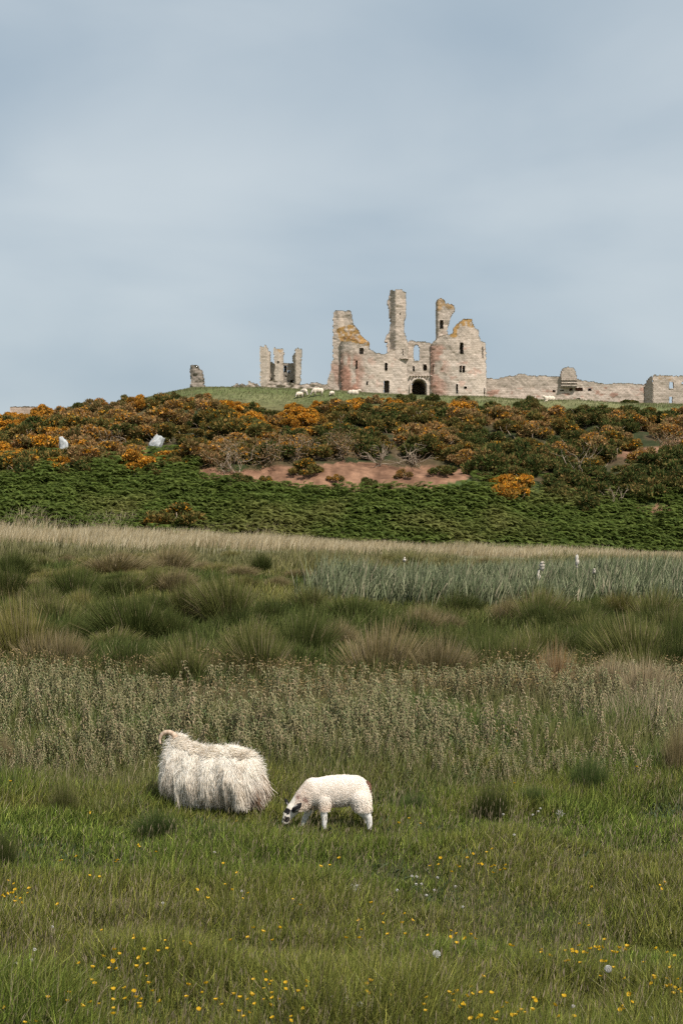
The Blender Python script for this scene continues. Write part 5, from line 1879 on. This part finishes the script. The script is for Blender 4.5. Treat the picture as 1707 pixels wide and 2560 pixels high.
    # eye: a dark glossy bead inside the black patch
    m_, t_, b_ = mat_new("eye_gloss"); b_.inputs['Base Color'].default_value = (.012, .010, .009, 1); b_.inputs['Roughness'].default_value = .12
    for sy in (-1, 1):
        e0 = np.array(P(232, 722, -.035 + sy * .056))
        obj('eye', ICO[0] * .011 + e0, ICO[1], m_, root, smooth=True)


def build_hill_sheep():
    r = np.random.default_rng(53)
    def proto(lying=False, head_down=True, seed=0):
        B = [ball((-.28, 0, .55), (.24, .21, .25)), ball((0, 0, .56), (.28, .25, .27)), ball((.28, 0, .55), (.24, .24, .26))]
        if lying:
            B = [(c - np.array([0, 0, .26]), rr) for c, rr in B]
            B += chain(((-.42, 0, .42), .13), ((-.58, 0, .52), .09), ((-.72, .02, .46), .055))
            B += chain(((-.3, -.2, .08), .07), ((-.5, -.18, .05), .05))
        else:
            if head_down: B += chain(((-.40, 0, .58), .17), ((-.62, -.02, .36), .10), ((-.74, -.03, .12), .06))
            else: B += chain(((-.40, 0, .62), .16), ((-.62, -.02, .74), .10), ((-.78, -.03, .68), .06))
            for a, b in ((-.32, -.13), (-.26, .13), (.32, -.14), (.38, .13)):
                B += chain(((a, b, .42), .10), ((a, b, .2), .05), ((a, b, -.02), .035), n=4)
        me = body_mesh('hill_sheep_body', B, .03, 4)
        V, T, Nn = mesh_arrays(me)
        c = lerp(np.array([.60, .49, .37]), np.array([.76, .66, .54]), fbm(V[:, 0] * 5, V[:, 2] * 5, seed, 3)[:, None])
        if not lying:
            c[V[:, 2] < .2] = (.16, .13, .10)
            f = (V[:, 0] < -.62)
            c[f] = np.where(vnoise(V[f][:, 2] * 14, V[f][:, 0] * 14, 3)[:, None] > .45, np.array([.66, .58, .5]), np.array([.05, .045, .04]))
        rr = np.random.default_rng(seed)
        co = V + Nn * (rr.normal(size=(len(V), 1)) * .010)
        me.vertices.foreach_set('co', co.astype(np.float32).ravel())
        set_col(me, c, M_SKIN)
        return me
    a, b, l = proto(seed=1), proto(seed=2), proto(lying=True, seed=3)
    g = 'sheep grazing on the hilltop in front of the castle'
    f = .12755
    for me, zx, zy, sc, yaw, lab in ((a, 468, 325, .93, 118, "cream sheep with its rump towards us, bigger of the hilltop pair on the left"),
                                     (b, 385, 362, .78, 48, "small white lamb in front of the bigger hilltop sheep on the left"),
                                     (a, 748, 325, 1.02, 12, "cream ewe grazing sideways on the hilltop, head down to the left, middle of the group"),
                                     (b, 1018, 325, .62, 60, "small white lamb alone on the hilltop beside the gatehouse's left tower"),):
        x, y, z = ground_hit(700 + zx * f, 950 + zy * f, 130)
        o = link('hill_sheep', me)
        o.location = (x, y, z + .02); o.rotation_euler = (0, 0, math.radians(yaw)); o.scale = (sc * .9, sc * .9, sc * .84)
        tag(o, lab, 'sheep', g)
    for sx, sy, sc, yaw, lab in ((883, 987, 1.0, 160, "pale sheep lying low in the grass at the foot of the gatehouse's left tower"), (1373, 1002, .95, 8, "white sheep lying in the grass in front of the curtain wall")):
        x, y, z = ground_hit(sx, sy, 130)
        o = link('hill_sheep', l)
        o.location = (x, y, z - .12); o.rotation_euler = (0, 0, math.radians(yaw)); o.scale = (sc, sc, sc)
        tag(o, lab, 'sheep')


build_ewe()
build_lamb()
build_hill_sheep()

# ------------------------------------------------------------------ flowers
BUTTER_A = "15,290 35,285 50,282 72,268 75,300 95,305 70,320 100,328 128,285 135,262 62,285 20,297 265,332 275,135 283,130 350,115 530,140 537,132 410,203 455,208 632,70 712,92 898,266 1018,147 1080,190 1028,246 1057,272 948,303 1132,280 1335,315 1368,338 1462,162 1502,162 1545,128 1105,305 40,225 66,237 612,497 615,478 756,502 837,502 865,518 655,540 722,545 762,535 520,548 545,558 472,576 515,594 635,580 675,608 422,620 500,634 533,626 624,627 362,610 466,450 1155,442 1275,445 1130,483 1050,495 1242,498 1200,455 672,668 678,697 517,722 570,722 695,733 610,735 620,760 645,768 636,790 640,800 572,766 516,775 518,815 518,835 318,736 308,778 220,762 420,690 432,697 412,790 452,797 375,797 25,807 728,778 858,705 852,755 940,704 922,735 905,815 985,770 1012,792 1066,747 1095,768 1130,776 1147,742 1149,753 1160,795 1092,827 1135,827 1108,856 1200,778 1235,795 1240,742 1242,758 1270,772 1302,695 1302,720 1358,737 1398,717 1398,686 1212,643 1211,685 1238,688 1228,703 1203,717 1155,683 1384,817 1328,850 1325,864 1243,855 115,870 165,872"
BUTTER_B = "28,488 88,487 95,450 85,410 197,385 295,376 330,408 196,420 297,468 218,470 402,475 506,455 505,487 530,470 572,490 597,477 617,492 535,510 143,327 283,423 607,103 668,97 695,83 535,156 546,165 508,186 632,152 645,150 692,165 705,160 698,190 730,177 750,173 755,157 412,158 452,155 457,122 580,122 1148,260 1460,250 1482,232 1467,270 1093,422 1137,433 775,520 788,527 918,542 922,555 958,567 1030,550 1060,540 1062,553 1078,556 1092,523 1113,552 1127,555 1142,543 1163,530 1178,532 1185,547 1198,530 1245,558 1262,560 1275,532 1302,550 1312,525 1210,495 1030,595 1042,600 1097,607 1195,600 1212,604 1250,632 1190,668 1443,537 1494,560 1527,575 1390,600 653,662 50,648 42,665 125,672 138,685 122,708 122,737 135,745 232,760 500,745 515,757 535,737 520,775 580,762 560,790 562,800 598,718 603,750 643,748 545,810 692,745 396,762 380,800 390,830 740,810 760,785 885,765 890,785 880,822 980,805 1000,850 815,830 830,830 848,832 710,835 722,833 695,862 712,863 800,848 782,845 632,853 640,856 598,866 1068,855 1022,760 1290,805 1292,814 1280,830 1320,745 1332,783 1432,665 1440,675 1424,698 1490,672 1542,680 1490,718 1508,710 1527,720 1525,743 1552,735 1556,746 1300,675 1510,635"
BUTTER_C = "408,643 1077,686 620,355 48,500 633,798 530,197 577,190 460,137"
BUTTER_D = "267,692 315,675 368,698 796,510 715,275 742,248 805,260 1355,435"
WHITE_B = "350,207 328,208 372,243 347,243 430,268 395,290 527,255 445,208 560,343 12,745 30,775 36,788 85,765 80,780 90,790 128,800 1418,858 1065,808 260,268"
WHITE_A = "1490,740 1538,690 1515,760 743,327 240,440 72,600 145,590 160,540 1102,270 978,92"
WHITE_D = "905,640 880,655 915,625 745,655 795,752"


def pts_of(s, ox, oy, f):
    return [(ox + float(a) * f, oy + float(b) * f) for a, b in (t.split(',') for t in s.split())]


def build_flowers():
    r = np.random.default_rng(61)
    # buttercup: five cupped glossy petals on a thin stalk
    def cup(seed, R=.0145):
        rr = np.random.default_rng(seed)
        V, F, C = [], [], []
        for k in range(5):
            a = k * 2 * PI / 5 + rr.normal() * .08; w = .62
            up = .5 + rr.random() * .35
            ring = [(0.15, -.12), (.6, .12), (1.0, up)]
            b = len(V)
            for rad, hz in ring:
                for da in (-w * (.5 if rad < .5 else 1), 0, w * (.5 if rad < .5 else 1)):
                    kk = rad * (1.0 if da == 0 else .93)
                    V.append((math.cos(a + da) * kk * R, math.sin(a + da) * kk * R, hz * R)); C.append((.70, .42, .016))
            for i in range(2):
                for j in range(2):
                    F.append((b + i * 3 + j, b + i * 3 + j + 1, b + i * 3 + 3 + j + 1, b + i * 3 + 3 + j))
        b = len(V)
        for rad, hz in ((.30, -.05), (.30, .35), (.05, .42)):
            for q_ in range(6):
                V.append((math.cos(q_ * PI / 3) * rad * R, math.sin(q_ * PI / 3) * rad * R, hz * R)); C.append((.55, .40, .03))
        for i in range(2):
            for q_ in range(6):
                F.append((b + i * 6 + q_, b + i * 6 + (q_ + 1) % 6, b + i * 6 + 6 + (q_ + 1) % 6, b + i * 6 + 6 + q_))
        return make_mesh('buttercup_petals', V, np.array(F), M_PETAL, col=np.array(C))
    heads = [cup(k) for k in range(4)]
    stems = []
    for k in range(3):
        V, F = [], []
        tube([(.01 * k, .012, -.28), (.008, 0, -.14), (0, 0, -.001)], [.0016, .0014, .0011], 4, V, F)
        V = np.array([tuple(v) for v in V])
        stems.append(make_mesh('flower_stalk', V, np.array(F), M_GRASS, col=np.tile([.075, .105, .032], (len(V), 1))))
    allp = pts_of(BUTTER_A, 0, 2080, .5485) + pts_of(BUTTER_B, 850, 2080, .54656) + pts_of(BUTTER_C, 0, 1680, .5485) + pts_of(BUTTER_D, 850, 1680, .54656)
    for (sx, sy) in allp:
        lift = .20 + .08 * r.random() if sy > 2050 else .24 + .1 * r.random()
        x, y, g = ground_hit(sx, sy, lift=lift)
        o = empty('buttercup', (x, y, g + lift), r.random() * 6.28)
        s = .75 + .36 * r.random()
        hd = link('flower_head', heads[r.integers(0, 4)], o); hd.scale = (s, s, s); hd.rotation_euler = (r.normal() * .3 + .25, r.normal() * .3, 0)
        link('stem', stems[r.integers(0, 3)], o)
        if sy < 2050:
            p = 'in the tall grass around the two sheep' if sx < 850 else 'in the tall grass right of the lamb'
        elif sy < 2280:
            p = 'in the small cluster left of the bare soil patch' if sx < 150 else ('in the sparse pasture below the ewe' if sx < 850 else ('in the loose cluster far below the nettles' if sx < 1300 else 'high on the right side of the pasture'))
        elif sy < 2420:
            p = 'among the thin scatter below the bare soil patch' if sx < 700 else ('in the middle of the pasture around the large dandelion clock' if sx < 1260 else ('in the dense golden drift on the right' if sx < 1600 else 'beyond the golden drift at the right edge'))
        else:
            p = 'in the bottom left corner patch' if sx < 430 else ('in the thick patch along the bottom, left of the white flowers' if sx < 860 else ('in the thick patch along the bottom, right of the white flowers' if sx < 1350 else 'in the golden patch in the bottom right corner'))
        tag(o, f"yellow buttercup {p}", 'flower', f"buttercups {p}")
    # white clover
    def puff(seed, R=.013):
        rr = np.random.default_rng(seed)
        d = rand_dirs(70, rr, .3)
        P = np.stack([d * R * .2, d * R], 1)
        V, F = ribbons(P, np.full((70, 2), R * .36) * np.array([.5, 1]), nrm(np.cross(d, rand_dirs(70, rr))))
        return make_mesh('clover_florets', V, F, M_PETAL, col=np.tile([.74, .70, .64], (len(V), 1)) * (.85 + .2 * rr.random((len(V), 1))))
    pf = [puff(k) for k in range(3)]
    for (sx, sy) in pts_of(WHITE_B, 850, 2080, .54656) + pts_of(WHITE_A, 0, 2080, .5485) + pts_of(WHITE_D, 850, 1680, .54656):
        lift = .15 + .05 * r.random()
        x, y, g = ground_hit(sx, sy, lift=lift)
        o = empty('white_clover', (x, y, g + lift), r.random() * 6.28)
        big = 1.5 if (sy > 2470 and 840 < sx < 930) else .9
        hd = link('flower_head', pf[r.integers(0, 3)], o); hd.scale = (big, big, big * .9)
        link('stem', stems[r.integers(0, 3)], o)
        p = 'in the white patch at the bottom of the pasture' if (sy > 2440 and 780 < sx < 930) else ('beside the dark grass hollow in the upper pasture' if 1000 < sx < 1170 and 2150 < sy < 2280 else ('near the lone dark rush tussock' if sy < 2150 else ('in the left half of the pasture' if sx < 780 else 'scattered on the right half of the pasture')))
        tag(o, f"small white clover flower {p}", 'flower', f"white clover {p}")
    # dandelion clocks
    def clock(seed, R=.026):
        rr = np.random.default_rng(seed)
        d = rand_dirs(420, rr)
        P = np.stack([d * R * .12, d * R * .8, d * R], 1)
        V, F = ribbons(P, np.full((420, 3), 1.0) * np.array([.0006, .0012, .0045]), nrm(np.cross(d, rand_dirs(420, rr))))
        return make_mesh('dandelion_seeds', V, F, M_PETAL, col=np.tile([.72, .70, .67], (len(V), 1)))
    for k, (zx, zy, sc, lab) in enumerate(((440, 563, 1.0, "largest round dandelion clock standing in the middle of the pasture"), (1224, 632, .92, "dandelion clock just below the golden buttercup drift"),
                                           (1418, 858, .55, "tiny white dandelion clock at the bottom, right of centre"))):
        sx, sy = 850 + zx * .54656, 2080 + zy * .54656
        lift = .22
        x, y, g = ground_hit(sx, sy, lift=lift)
        o = empty('dandelion_clock', (x, y, g + lift)); tag(o, lab, 'seed head')
        h = link('seed_head', clock(k), o); h.scale = (sc,) * 3
        link('stem', stems[k], o)
    # tufts of shed wool caught in the grass
    for k, (sx, sy, w, lab) in enumerate(((885, 2222, .065, "white tuft of shed wool lying in the grass in the middle of the pasture"), (1399, 2038, .05, "pale wool tuft caught on grass right of the lone dark tussock"), (742, 2092, .05, "wisp of pale wool in the grass at the lamb's front feet"))):
        lift = .06
        x, y, g = ground_hit(sx, sy, lift=lift)
        rr = np.random.default_rng(k)
        n = 220
        p = rr.normal(size=(n, 3)) * np.array([w * .27, w * .2, w * .15])
        d = rand_dirs(n, rr, .2)
        c = lerp(np.array([.50, .47, .42]), np.array([.70, .67, .62]), rr.random((n, 1)))
        V, F, C = locks(p, d, rand_dirs(n, rr, .3), .03 + .03 * rr.random(n), np.full(n, .006), c, c, rr, K_=4, wave=.8)
        o = obj('wool_tuft', V, F, M_WOOL, None, col=C)
        o.location = (x, y, g + lift)
        tag(o, lab, 'wool')


build_flowers()
